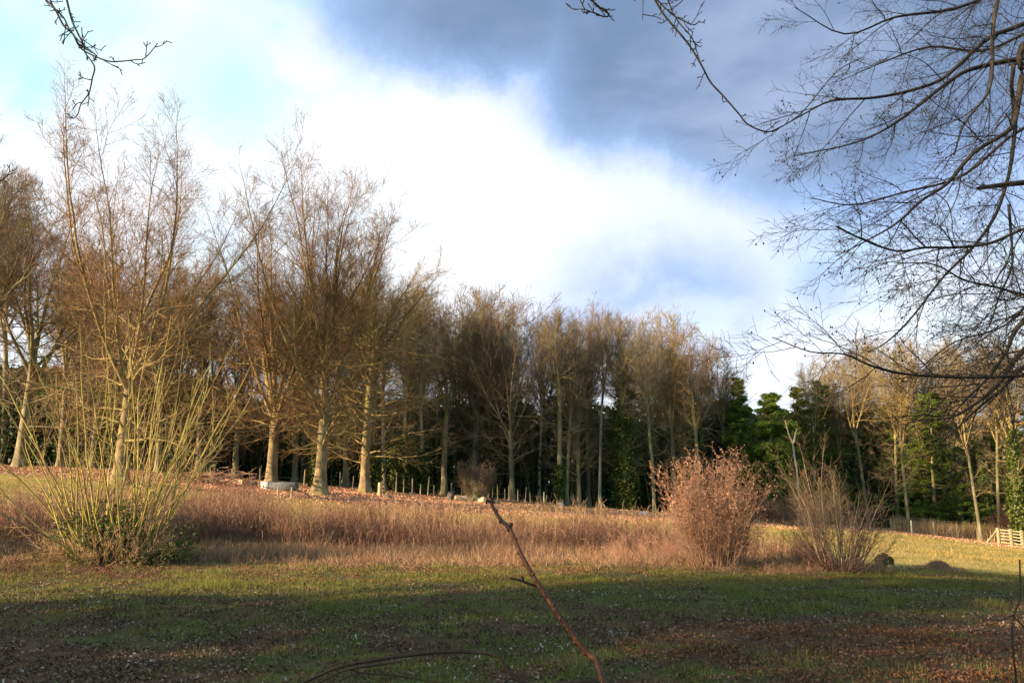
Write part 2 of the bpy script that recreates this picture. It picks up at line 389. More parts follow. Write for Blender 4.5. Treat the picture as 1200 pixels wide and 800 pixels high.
def _tab(x, y):
    yy = np.maximum(y, 6.0); px = 600+FPX*x/yy*CP
    px = np.clip(px, -700, 1900); d = np.clip(y, 0, 199.9)
    i = np.clip(np.searchsorted(PXC, px, 'right')-1, 0, len(PXC)-2); j = np.clip(np.searchsorted(DS, d, 'right')-1, 0, len(DS)-2)
    fx = (px-PXC[i])/(PXC[i+1]-PXC[i]); fy = (d-DS[j])/(DS[j+1]-DS[j])
    return (ZT[j, i]*(1-fx)+ZT[j, i+1]*fx)*(1-fy)+(ZT[j+1, i]*(1-fx)+ZT[j+1, i+1]*fx)*fy
GZ = _tab(GX, GY)
def _blur(a, n):
    for _ in range(n):
        b = np.pad(a, 1, mode='edge')
        a = (b[:-2, 1:-1]+b[2:, 1:-1]+2*b[1:-1, 1:-1]+b[1:-1, :-2]+b[1:-1, 2:])/6
    return a
GZ = _blur(GZ, 5)
def gz(x, y):
    x = np.asarray(x, float); y = np.asarray(y, float)
    X = np.clip(x-gx[0], 0, len(gx)-1.001); Y = np.clip(y-gy[0], 0, len(gy)-1.001)
    i = X.astype(int); j = Y.astype(int); fx = X-i; fy = Y-j
    z = (GZ[i, j]*(1-fx)+GZ[i+1, j]*fx)*(1-fy)+(GZ[i, j+1]*(1-fx)+GZ[i+1, j+1]*fx)*fy
    return z+.10*(fbm(x, y, 3.0, 50)-.5)+.05*(fbm(x, y, .6, 57)-.5)+.30*(fbm(x, y, 11.0, 60)-.5)*np.clip((np.hypot(x, y)-14)/20, 0, 1)
def G(px, d):
    """ground point seen in the column px at distance d"""
    x = (px-600)/FPX*d/CP
    for _ in range(3):
        z = float(gz(x, d)); r = np.array([0, d, z-EYE])
        depth = d*CP+(z-EYE)*SP
        x = (px-600)/FPX*depth
    return np.array([x, d, float(gz(x, d))])

def zone_litter(x, y):
    """share of copper beech litter (far field) and of leaf litter (near)"""
    y = np.asarray(y, float); px = 600+FPX*np.asarray(x)/np.maximum(y, 5)
    n = fbm(x, y, 5, 11)
    far = np.clip((y-(37+ (px-480).clip(0)*.012 + 8*(n-.5)))/5, 0, 1)*(1-.35*np.clip((px-450)/150, 0, 1))*np.clip((1000-px)/160, 0, 1)
    far = np.maximum(far, .75*np.clip((y-50+6*(n-.5))/4, 0, 1)*(px > 860))
    near = np.clip((16.5-y)/6, 0, 1)*(.35+.6*(fbm(x, y, 2.2, 31) > .47))
    patch = np.exp(-((x-4.0)**2/7+(y-9.6)**2/3.2))
    bush = np.exp(-((x+9.6)**2/18+(y-17.6)**2/3.0))*.9
    line = np.exp(-((y-18.2-.05*x)/1.0)**2)*.5*(px < 900)
    return np.clip(far+np.maximum.reduce([near, patch, bush, line]), 0, 1)

def ground():
    xs = np.concatenate([[-3000, -1200, -500, -250], np.arange(-120, -40, 2.0), np.arange(-40, 40, .4), np.arange(40, 121, 2.0), [250, 500, 1200, 3000]])
    ys = np.concatenate([[-3000, -1200, -500, -200, -100], np.arange(-60, 2, 3.0), np.arange(2, 50, .3), np.arange(50, 90, .8), np.arange(90, 220, 6.0), [300, 600, 1500, 4000]])
    X, Y = np.meshgrid(xs, ys, indexing='ij'); Z = gz(X, Y)
    V = np.stack([X, Y, Z], -1).reshape(-1, 3); nx, ny = X.shape
    idx = np.arange(nx*ny).reshape(nx, ny)
    q = np.stack([idx[:-1, :-1], idx[1:, :-1], idx[1:, 1:], idx[:-1, 1:]], -1).reshape(-1, 4)
    mb = MB(); mb.add(V, q)
    m = bpy.data.materials.new('meadow_ground'); m.use_nodes = True
    nt = m.node_tree; N = nt.nodes; L = nt.links; b = N['Principled BSDF']; b.inputs['Roughness'].default_value = .95; b.inputs['Specular IOR Level'].default_value = .1
    tc = N.new('ShaderNodeTexCoord')
    def nz(s, d=6, st=(1, 1, 1)):
        mp = N.new('ShaderNodeMapping'); mp.inputs['Scale'].default_value = st; L.new(tc.outputs['Object'], mp.inputs[0])
        n = N.new('ShaderNodeTexNoise'); n.inputs['Scale'].default_value = s; n.inputs['Detail'].default_value = d; n.inputs['Roughness'].default_value = .65
        L.new(mp.outputs[0], n.inputs['Vector']); return n.outputs['Fac']
    def rmp(f, cols):
        c = N.new('ShaderNodeValToRGB'); e = c.color_ramp.elements
        while len(e) < len(cols): e.new(.5)
        for k, (p, col) in zip(e, cols): k.position = p; k.color = (*col, 1)
        L.new(f, c.inputs[0]); return c.outputs[0]
    def mix(a, b_, f):
        x = N.new('ShaderNodeMix'); x.data_type = 'RGBA'; L.new(a, x.inputs[6]); L.new(b_, x.inputs[7]); L.new(f, x.inputs[0]); return x.outputs[2]
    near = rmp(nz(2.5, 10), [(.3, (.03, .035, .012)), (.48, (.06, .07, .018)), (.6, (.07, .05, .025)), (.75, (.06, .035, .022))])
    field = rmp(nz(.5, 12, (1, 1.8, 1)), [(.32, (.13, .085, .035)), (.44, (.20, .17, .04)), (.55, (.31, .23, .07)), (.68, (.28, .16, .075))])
    litter = rmp(nz(1.3, 10), [(.3, (.18, .08, .045)), (.5, (.33, .16, .10)), (.72, (.43, .25, .16))])
    litn = rmp(nz(5, 10), [(.3, (.03, .017, .011)), (.5, (.07, .035, .02)), (.72, (.13, .07, .04))])
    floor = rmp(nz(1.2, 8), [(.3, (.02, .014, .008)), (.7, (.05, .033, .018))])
    at = {}
    for nm in ('litter', 'far', 'wood'):
        a = N.new('ShaderNodeAttribute'); a.attribute_name = nm; at[nm] = a.outputs['Fac']
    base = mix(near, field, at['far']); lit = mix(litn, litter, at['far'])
    # break the litter edge up
    ad = N.new('ShaderNodeMath'); ad.operation = 'ADD'; L.new(at['litter'], ad.inputs[0])
    nn = N.new('ShaderNodeMapRange'); L.new(nz(1.8, 8), nn.inputs['Value']); nn.inputs['From Min'].default_value = .3; nn.inputs['From Max'].default_value = .7
    nn.inputs['To Min'].default_value = -.5; nn.inputs['To Max'].default_value = .5; L.new(nn.outputs[0], ad.inputs[1]); 
    cl = N.new('ShaderNodeMapRange'); cl.inputs['From Min'].default_value = .2; cl.inputs['From Max'].default_value = .8; L.new(ad.outputs[0], cl.inputs['Value'])
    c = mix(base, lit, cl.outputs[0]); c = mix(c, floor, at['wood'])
    L.new(c, b.inputs['Base Color'])
    bp = N.new('ShaderNodeBump'); bp.inputs['Strength'].default_value = .8; bp.inputs['Distance'].default_value = .05
    L.new(nz(9, 8), bp.inputs['Height']); L.new(bp.outputs[0], b.inputs['Normal'])
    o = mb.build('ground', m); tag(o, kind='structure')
    x, y = V[:, 0], V[:, 1]
    px = 600+FPX*x/np.maximum(y, 5)
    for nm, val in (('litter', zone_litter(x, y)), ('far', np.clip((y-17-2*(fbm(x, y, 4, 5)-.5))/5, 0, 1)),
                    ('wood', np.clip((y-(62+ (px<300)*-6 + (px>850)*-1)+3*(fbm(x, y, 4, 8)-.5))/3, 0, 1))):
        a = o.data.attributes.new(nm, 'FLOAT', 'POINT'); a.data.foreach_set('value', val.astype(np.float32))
ground()

# ------------------------------------------------------------------ tree growing
def grow(st, dr, ln, P_, wander, trop, rng, up=np.array([0, 0, 1.]), trop2=None):
    n = len(st); pts = np.empty((n, P_+1, 3)); pts[:, 0] = st; d = nrmv(dr); ln = np.broadcast_to(ln, (n,))
    for i in range(P_):
        t = trop if trop2 is None else trop+(trop2-trop)*i/max(P_-1, 1)
        t = np.broadcast_to(t, (n,))[:, None]
        d = nrmv(d+wander*rng.normal(size=(n, 3))+t*up)
        pts[:, i+1] = pts[:, i]+d*(ln/P_)[:, None]
    return pts
def kids(pts, rad, k, t0, t1, a0, a1, rng, flat=1.0, rr=.6):
    n, p, _ = pts.shape
    base = (np.arange(k)[None]+rng.random((n, k)))/k; t = (t0+(t1-t0)*base)
    f = t*(p-1); i = np.clip(f.astype(int), 0, p-2); fr = f-i
    r_ = np.arange(n)[:, None]
    pos = pts[r_, i]*(1-fr[..., None])+pts[r_, i+1]*fr[..., None]
    tan = nrmv(pts[r_, i+1]-pts[r_, i]); rd = rad[r_, i]*(1-fr)+rad[r_, i+1]*fr
    az = rng.random((n, 1))*6.28+np.arange(k)[None]*2.4+rng.normal(size=(n, k))*.4
    ref = np.where(np.abs(tan[..., 2:3]) > .85, np.array([1., 0, 0]), np.array([0, 0, 1.]))
    u = nrmv(np.cross(tan, ref)); v = np.cross(tan, u)
    perp = np.cos(az)[..., None]*u+np.sin(az)[..., None]*v*flat
    perp = nrmv(perp); an = np.radians(a0+(a1-a0)*rng.random((n, k)))
    d = np.cos(an)[..., None]*tan+np.sin(an)[..., None]*perp
    return pos.reshape(-1, 3), d.reshape(-1, 3), (rd*rr).reshape(-1), t.reshape(-1), np.repeat(np.arange(n), k)
def taper(r, P_, end=.25, pw=1.0):
    s = (1-np.linspace(0, 1, P_+1)**pw*(1-end)); return np.asarray(r)[:, None]*s[None]

def bare_tree(seed, H, r, hf=.3, lead=6, lead_ang=30, lead_trop=.05, low=10, low_len=.3, low_ang=(60, 85), low_trop=.02, limb=8, limb_len=.3,
              k=(7, 6, 4), tw=.0045, wander=.07, lean=(0, 0), sprays=.5, rmin=.006, fork=.55, lenj=.25, wscale=1.0, low_from=.35):
    """returns (trunk MB, crown MB, twig polylines)"""
    rng = np.random.default_rng(seed)
    Tk = MB(); Cr = MB()
    tl = H*hf if lead else H
    PT = 14
    tr = grow(np.zeros((1, 3)), np.array([[lean[0], lean[1], 1.]]), np.array([tl]), PT, .018*wscale, .04, rng)
    z = np.linspace(0, 1, PT+1)
    rt = r*(1-z*(.30 if lead else .86))*(1+.8*np.exp(-z*tl/.45))
    tr[0, 0, 2] -= .35
    # fluted root flare
    pts = tr; n, p, _ = pts.shape
    sides = 16
    a = np.arange(sides)*2*math.pi/sides; ph = rng.random(3)*6
    for_fl = 1+np.exp(-z*tl/.6)[:, None]*.22*np.sin(a*5+ph[0])[None]+.035*np.sin(a*3+ph[1]+z[:, None]*5)
    zs = np.interp(np.linspace(0, 1, 30)**1.6, z, z)
    ctr = np.stack([np.interp(zs, z, tr[0, :, c]) for c in range(3)], 1); rs = np.interp(zs, z, rt)
    fl = 1+np.exp(-zs*tl/.55)[:, None]*.20*np.sin(a*5+ph[0])[None]+.03*np.sin(a*3+ph[1]+zs[:, None]*6)
    ring = ctr[:, None]+(rs[:, None]*fl)[..., None]*np.stack([np.cos(a), np.sin(a), 0*a], 1)[None]
    idx = np.arange(30*sides).reshape(30, sides)
    q = np.stack([idx[:-1], np.roll(idx[:-1], -1, 1), np.roll(idx[1:], -1, 1), idx[1:]], -1).reshape(-1, 4)
    Tk.add(ring.reshape(-1, 3), q)
    polys = []
    if lead:
        st = tr[:, :].repeat(lead, 0)
        f0 = 1-fork*rng.random(lead)*.35; f0[:2] = 1.0
        i = np.clip((f0*PT).astype(int), 0, PT)
        pos = tr[0, i]
        az = np.arange(lead)*2.4+rng.random()*6
        an = np.radians(lead_ang)*np.sqrt(rng.random(lead)*.9+.05); an[0] *= .15; az += rng.normal(size=lead)*.5
        d = np.stack([np.sin(an)*np.cos(az), np.sin(an)*np.sin(az), np.cos(an)], 1)
        ln = (H-pos[:, 2])/np.cos(an*.8)*(1-.22*rng.random(lead)*(an/np.radians(lead_ang)+.1)); ln[0] = H-pos[0, 2]
        L0 = grow(pos, d, ln, 14, wander*.8, lead_trop, rng)
        R0 = taper(r*.82*np.sqrt(1.5/lead)*(1.0+.5*rng.random(lead)), 14, .07, .85)
        R0[0] *= 1.2
        Cr.tubes(L0, R0, 7, 0)
    else:
        L0 = tr; R0 = rt[None]
    # limbs along the leaders
    s, d, rd, t, par = kids(L0, R0, limb, .12 if lead else .32, .95, 32, 62, rng, rr=.55)
    ll = (limb_len*H*(1.0-.6*t)*(.55+.75*rng.random(len(t)))*(1+lenj*rng.normal(size=len(t)))).clip(.4)
    L1 = grow(s, d, ll, 9, wander*1.5, .05, rng); R1 = taper(np.minimum(rd, ll*.018+.01), 9, .2)
    # low, wide side limbs on the trunk
    if low:
        if lead:
            s2, d2, rd2, t2, _ = kids(tr, rt[None], low, low_from, .98, low_ang[0], low_ang[1], rng, rr=.32)
            s3, d3, rd3, t3, _ = kids(L0[:2], R0[:2], low//2, .03, .3, low_ang[0], low_ang[1], rng, rr=.45)
            s2 = np.concatenate([s2, s3]); d2 = np.concatenate([d2, d3]); rd2 = np.concatenate([rd2, rd3]); t2 = np.concatenate([t2, t3+.3])
        else:
            s2, d2, rd2, t2, _ = kids(tr, rt[None], low, .2, .6, low_ang[0], low_ang[1], rng, rr=.35)
        l2 = low_len*H*(.65+.5*rng.random(len(s2)))
        L1b = grow(s2, d2, l2, 9, wander*1.7, low_trop, rng, trop2=-low_trop*1.5); R1b = taper(np.minimum(rd2, l2*.011+.010), 9, .18)
        L1 = np.concatenate([L1, L1b]); R1 = np.concatenate([R1, R1b]); lens1 = np.concatenate([ll, l2])
    else: lens1 = ll
    R1 = np.maximum(R1, rmin*1.6); Cr.tubes(L1, R1, 5, 0)
    s, d, rd, t, par = kids(L1, R1, k[0], .15, .97, 28, 60, rng, flat=sprays, rr=.6)
    l2 = (lens1[par]*.50*(1.15-.65*t)*(1+lenj*rng.normal(size=len(t)))).clip(.3)
    L2 = grow(s, d, l2, 5, wander*1.3, .06, rng); R2 = np.maximum(taper(np.minimum(rd, l2*.014+.006), 5, .3), rmin*1.2)
    Cr.tubes(L2, R2, 4, 0)
    # leaders' own tips
    s0, d0, r0_, t0, p0 = kids(L0, R0, 26, .3, 1.0, 18, 44, rng, rr=.4)
    l0 = .10*H*(1.25-.7*t0); L2b = grow(s0, d0, l0, 5, wander*.7, .05, rng); R2b = np.maximum(taper(np.minimum(r0_, .02), 5, .3), rmin)
    Cr.tubes(L2b, R2b, 3, 1)
    L2 = np.concatenate([L2, L2b]); R2 = np.concatenate([R2, R2b]); l2 = np.concatenate([l2, l0])
    s, d, rd, t, par = kids(L2, R2, k[1], .1, 1.0, 22, 50, rng, flat=.6, rr=.7)
    l3 = (l2[par]*.62*(1.15-.6*t)).clip(.3)
    L3 = grow(s, d, l3, 3, wander*1.1, .05, rng); R3 = taper(np.full(len(s), tw*1.25), 3, .6)
    Cr.tubes(L3, R3, 3, 1)
    if k[2]:
        s, d, rd, t, par = kids(L3, R3, k[2], .2, 1.0, 25, 55, rng, rr=.8)
        l4 = (l3[par]*.65*(1.1-.5*t)).clip(.2)
        L4 = grow(s, d, l4, 2, wander*.8, .06, rng); R4 = taper(np.full(len(s), tw), 2, .6)
        Cr.tubes(L4, R4, 3, 1)
    return Tk, Cr, (L2, L3), (L0, R0, tr, rt)

def place_on(px, d): return G(px, d)

def hero_tree(name, label, cat, base, bark, mlimb, twig, group=None, **kw):
    Tk, Cr, _, sk = bare_tree(**kw)
    t = thing(name, label, cat, base, 0, group)
    Tk.build('trunk', bark, t); Cr.build('crown', [mlimb, twig], t)
    return t, sk

def leaf_coat(parent, centers, radius, n, size, m, name='ivy', rng=None, jitter=.12):
    """leaves round a trunk line: centers (k,3), radius (k)"""
    rng = rng or RNG; k = len(centers); i = rng.integers(0, k-1, n); f = rng.random(n)[:, None]
    c = centers[i]*(1-f)+centers[i+1]*f; rr = radius[i]+np.abs(rng.normal(size=n))*jitter
    a = rng.random(n)*6.28; cl = .6+.8*vnoise(a*2, c[:, 2], .8, 3)
    c = c+np.stack([np.cos(a), np.sin(a), 0*a], 1)*(rr*cl)[:, None]; c[:, 2] += rng.normal(size=n)*.08
    mb = MB(); mb.cards(c, size*(.6+.8*rng.random(n)), .8, 0, rng=rng); return mb.build(name, m, parent)

# ---- the four big beeches in the meadow
b0 = G(140, 38); b1 = G(317, 46); b2 = G(374, 44); b3 = G(427, 52)
bw = dict(wander=.075)
hero_tree('beech_tree', 'tall fan-crowned bare beech rising behind the yellow-stemmed coppice bush on the left', 'tree', b0, M['beech'], M['limb'], M['twig'],
          seed=3, H=17.9, r=.31, hf=.28, lead=12, lead_ang=46, lead_trop=.06, low=16, low_len=.34, low_ang=(62, 88), limb=9, limb_len=.24, k=(7, 5, 3), sprays=.6, low_from=.3)
hero_tree('beech_tree', 'bare forked beech with rounded reddish crown beside the white box', 'tree', b1, M['beech'], M['limb'], M['twig'],
          seed=12, H=16.2, r=.32, hf=.30, lead=10, lead_ang=40, lead_trop=.04, low=18, low_len=.26, low_ang=(55, 80), limb=10, limb_len=.24, k=(7, 5, 3), low_from=.5)
hero_tree('beech_tree', 'tallest bare beech, its trunk forking low, behind the grey trough', 'tree', b2, M['beech'], M['limb'], M['twig'],
          seed=21, H=18.7, r=.33, hf=.27, lead=10, lead_ang=30, lead_trop=.035, low=16, low_len=.26, low_ang=(62, 88), low_trop=.0, limb=9, limb_len=.24, k=(7, 5, 3), low_from=.45)
hero_tree('beech_tree', 'bare beech with low sweeping golden branches reaching over the fence stakes', 'tree', b3, M['beech'], M['limb'], M['twig_olive'],
          seed=33, H=16.6, r=.31, hf=.50, lead=7, lead_ang=32, lead_trop=.03, low=34, low_len=.30, low_ang=(70, 95), low_trop=.02, limb=9, limb_len=.24, k=(7, 5, 3), low_from=.22)

# ------------------------------------------------------------------ the wood behind
PROTO = []
def proto(seed, bark, mlimb, twig, **kw):
    Tk, Cr, tw_, sk = bare_tree(seed=seed, **kw)
    t = thing('woodland_tree', None, None, (0, 0, 0)); Tk.build('trunk', bark, t); Cr.build('crown', [mlimb, twig], t)
    return t, sk
protos = [
 proto(101, M['wood_bark'], M['wood_bark'], M['twig'], H=18, r=.24, hf=.45, lead=6, lead_ang=26, low=10, low_len=.18, limb=9, limb_len=.22, k=(6, 4, 3), tw=.0058, rmin=.011),
 proto(102, M['wood_bark'], M['limb'], M['wood_twig_grey'], H=18, r=.20, hf=.55, lead=4, lead_ang=18, low=8, low_len=.17, limb=10, limb_len=.18, k=(6, 4, 3), tw=.0058, rmin=.011),
 proto(103, M['wood_bark'], M['wood_bark'], M['wood_twig'], H=18, r=.28, hf=.38, lead=8, lead_ang=36, low=14, low_len=.24, limb=8, limb_len=.24, k=(6, 4, 3), tw=.0058, rmin=.011),
 proto(104, M['pale_bark'], M['limb'], M['wood_twig_grey'], H=18, r=.17, hf=.6, lead=4, lead_ang=20, low=6, low_len=.14, limb=9, limb_len=.17, k=(6, 4, 3), tw=.0058, rmin=.011),
 proto(105, M['wood_bark'], M['limb'], M['twig_olive'], H=18, r=.22, hf=.5, lead=5, lead_ang=24, low=14, low_len=.20, limb=9, limb_len=.20, k=(6, 4, 3), tw=.0058, rmin=.011),
]
note_kids()
used = set()
def put_tree(k, px, d, toppy, label, group=None, name=None, rz=None, cat='tree', rng=random.Random(5), wid=1.0, at=None):
    src = protos[k][0]
    if k in used: o = copy_tree(src)
    else: o = src; used.add(k)
    g = G(px, d) if at is None else at
    H = P(px, toppy, d)[2]-g[2] if toppy else 18*rng.uniform(.8, 1.05)
    s = max(H, 3)/18.0
    o.location = g; o.scale = (s*wid, s*wid, s); o.rotation_euler = (0, 0, rng.uniform(0, 6.28) if rz is None else rz)
    tag(o, label, cat, group)
    if group is None and 'group' in o.keys(): del o['group']
    return o

# trees one can tell apart along the edge of the wood
edge = [
 (2, 600, 63, 372, 'bare spreading tree at the wood edge right of the pollard stump', 1.0),
 (1, 664, 62, 372, 'bare tree with ivy-greened trunk beside two grey boles at wood edge', .9),
 (2, 679, 63, 385, 'grey-boled bare tree immediately right of the ivy-greened trunk', .8),
 (0, 690, 66, 362, 'dark bare tree whose grey trunk is right one of the close pair', .8),
 (3, 632, 68, 380, 'slender bare tree over the white fence stake', .9),
 (3, 703, 64, 365, 'thin upright tree behind the leaning crossed poles', .8),
 (4, 737, 66, 372, 'bare tree leaning over the dark ivy-covered trunk', .85),
 (1, 767, 60, 385, 'slim straight pale-trunked tree beside the small white stone', .85),
 (4, 791, 64, 366, 'slim greenish-trunked tree half behind the copper-leaved shrub', .9),
 (0, 822, 63, 385, 'bushy bare tree standing directly behind the copper-leaved shrub', .9),
 (1, 846, 68, 410, 'small pale bare tree at right shoulder of the copper-leaved shrub', .9),
 (2, 555, 66, 345, 'dark broad bare tree behind the pollard stump with tallest top there', 1.1),
 (0, 520, 64, 340, 'reddish bare tree behind the stakes right of golden branches', 1.1),
 (4, 482, 66, 335, 'bare olive-twigged tree just right of the low-sweeping beech', 1.0),
 (2, 575, 72, 350, 'dark round-topped bare tree rising behind the broad one', .8),
 (0, 640, 70, 378, 'brown bare tree with wide top left of the ivy-greened trunk', 1.0),
]
for k, px, d, top, lab, w in edge: put_tree(k, px, d, top, lab, wid=w)
redge = [
 (3, 958, 66, 425, 'thin pale bare tree poking above evergreens left of the whitish shrub', .8),
 (0, 1018, 66, 408, 'bare brown tree directly behind the whitish-stemmed shrub', .9),
 (2, 1066, 60, 412, 'pale thick-trunked tree with broken side limbs beside the white fence post', .75),
 (0, 1054, 66, 405, 'brown-trunked tree immediately left of pale thick-trunked tree', .8),
 (4, 1086, 68, 400, 'mossy yellow-green trunk between two fence posts at right', .8),
 (1, 1150, 56, 420, 'slim bare tree standing in the rough grass left of the gate', .8),
 (1, 1173, 60, 415, 'ivy-patched tree right behind the gate post', .8),
 (4, 1196, 62, 410, 'leaning tree at the far right edge behind the gate', .8),
 (1, 1128, 66, 405, 'grey bare tree behind rough grass midway between post and gate', .9),
 (4, 1030, 70, 402, 'olive bare tree with wide crown right of the whitish shrub', 1.0),
 (2, 985, 72, 418, 'bare tree over the evergreens above the whitish shrub', .9),
]
for k, px, d, top, lab, w in redge: put_tree({0: 1, 2: 4}.get(k, k), px, d, top, lab, wid=w)
ledge = [
 (0, -40, 46, 215, 'reddish bare tree cut by the left edge of the photo', 1.1),
 (2, 22, 50, 235, 'dense reddish-brown bare tree by the left edge', 1.15),
 (4, 70, 54, 295, 'bare olive tree left of the fan-crowned beech', 1.1),
 (2, 108, 58, 325, 'brown bare tree peeping left behind the fan-crowned beech', 1.0),
 (0, 185, 56, 330, 'reddish bare tree right behind the fan-crowned beech', 1.2),
 (4, 232, 58, 320, 'olive-twigged bare tree filling the gap left of the white box', 1.1),
 (2, 275, 60, 335, 'brown bare tree over the log heap', 1.0),
 (0, 345, 64, 345, 'reddish bare tree seen between the two lit beeches', 1.1),
 (2, 405, 64, 340, 'brown bare tree behind the gap between lit and shaded beech trunks', 1.1),
 (1, 450, 60, 350, 'bare tree over the short peeled post', 1.0),
]
for k, px, d, top, lab, w in ledge: put_tree(k, px, d, top, lab, wid=w)
# crowded rows behind: nothing in the photo tells these apart
rg = random.Random(11)
def skyline(px):
    return float(np.interp(px, [-300, 0, 60, 130, 250, 340, 420, 480, 560, 610, 660, 760, 830, 870, 950, 1020, 1200, 1500],
                           [190, 210, 285, 320, 320, 340, 345, 350, 352, 385, 375, 370, 400, 445, 445, 412, 415, 420]))
for row, (d0, n, dy) in enumerate(((70, 30, 16), (78, 30, 8), (88, 30, 12))):
    for i in range(n):
        px = -230+1680*(i+rg.uniform(.1, .9))/n; d = d0+rg.uniform(-3, 3)-(8 if px < 250 else 0)
        if 620 < px < 680 and row: continue
        if px > 880 and (i+row) % 2 == 0: continue
        if px < 450 and row and i % 4 == 0: continue
        reg = px < 450 and 'left' or px < 880 and 'middle' or 'right'
        grp, lab = {
         'left': ('bare trees crowded behind the beeches', 'bare brown tree in the crowded wood behind the beeches'),
         'middle': ('bare trees crowded behind the fence stakes', 'bare brown tree deep in the wood behind the fence stakes'),
         'right': ('bare trees crowded behind the evergreens', 'thin bare tree deep in the wood behind the evergreens')}[reg]
        put_tree(rg.choice([0, 1, 2, 2, 4] if reg != 'right' else [1, 3, 4, 1]), px, d, skyline(px)+dy+rg.choice([-20, -8, 0, 12, 30, 55])+rg.uniform(-6, 6), lab, grp, rng=rg, wid=1.0)

# ---- evergreens
def conifer_meshes(seed, H, R, nl, leaf, levels=70, droop=-.06, base=.05, pw=.8):
    rng = np.random.default_rng(seed); Tk = MB(); Cr = MB()
    tr = grow(np.zeros((1, 3)), np.array([[0, 0, 1.]]), np.array([H]), 12, .015, .05, rng); rt = taper([.16*H/10], 12, .05); tr[0, 0, 2] -= .3
    Tk.tubes(tr, rt, 8)
    s, d, rd, t, _ = kids(tr, rt, levels, base, .98, 65, 100, rng, rr=.3)
    ln = R*((1-t)**pw+.05)*(.6+.55*rng.random(len(t)))
    L1 = grow(s, d, ln, 6, .09, droop, rng, trop2=.05); R1 = taper(np.minimum(rd, .04), 6, .3); Cr.tubes(L1, R1, 4, 0)
    s, d, rd, t2, par = kids(L1, R1, 8, .15, 1, 35, 65, rng, flat=.35, rr=.6)
    l2 = (ln[par]*.42*(1.1-.5*t2)).clip(.25); L2 = grow(s, d, l2, 3, .12, -.04, rng); Cr.tubes(L2, taper(np.full(len(s), .008), 3, .5), 3, 0)
    n = nl; i = rng.integers(0, len(L2), n); f = rng.random(n)*2.99; j = f.astype(int); fr = (f-j)[:, None]
    c = L2[i, j]*(1-fr)+L2[i, j+1]*fr+rng.normal(size=(n, 3))*np.array([.10, .10, .05])
    Cr.cards(c, leaf*(.5+rng.random(n)), .34, 1, rng=rng, up=-.25)
    return Tk, Cr
def evergreen(seed, px, d, toppy, R, label, m, name='conifer_tree', n=30000, leaf=.20, group=None, **kw):
    g = G(px, d); H = P(px, toppy, d)[2]-g[2]
    Tk, Cr = conifer_meshes(seed, H, R, int(n*2.4), leaf*.62, **kw)
    t = thing(name, label, 'tree', g, 0, group); Tk.build('trunk', M['wood_bark'], t); Cr.build('crown', [M['wood_bark'], m], t)
    return t
evergreen(201, 872, 66, 440, 3.0, 'dark green conifer just right of the copper-leaved shrub', M['yew'], pw=.95)
evergreen(202, 905, 63, 458, 4.2, 'broad bright-green conifer between the copper-leaved and whitish shrubs', M['yew'], n=42000, pw=.85, base=.02)
evergreen(203, 940, 66, 452, 3.6, 'olive-green conifer behind the bleached dead snag', M['yew_olive'], pw=.9)
evergreen(204, 968, 68, 445, 3.2, 'dark-topped conifer behind left side of the whitish shrub', M['yew'], pw=.7)
evergreen(205, 1010, 70, 470, 4.0, 'olive evergreen seen through the whitish shrub', M['yew_olive'], n=36000, pw=.5, base=.02)
evergreen(206, 1098, 65, 458, 4.6, 'sunlit green evergreen right of the pale thick-trunked tree', M['yew'], n=48000, pw=.65, base=.02)
evergreen(207, 1140, 70, 450, 4.4, 'olive evergreen behind the slim bare tree left of the gate', M['yew_olive'], n=42000, pw=.65, base=.02)
evergreen(208, 1190, 69, 455, 4.4, 'dark evergreen behind the gate at the right edge', M['yew'], n=42000, pw=.65, base=.02)
evergreen(209, 1060, 72, 462, 4.0, 'dark evergreen behind the brown-trunked tree', M['yew'], n=36000, pw=.5, base=.02)
evergreen(210, 736, 70, 428, 1.4, 'narrow ivy-dark evergreen spire between bare trees in the middle', M['holly'], n=14000, pw=.4)
evergreen(211, 600, 74, 455, 2.6, 'dim evergreen in the wood behind the pollard stump', M['holly'], n=24000, pw=.4)
evergreen(212, 850, 70, 470, 3.0, 'shaded evergreen directly behind the copper-leaved shrub', M['holly'], n=24000, pw=.5)

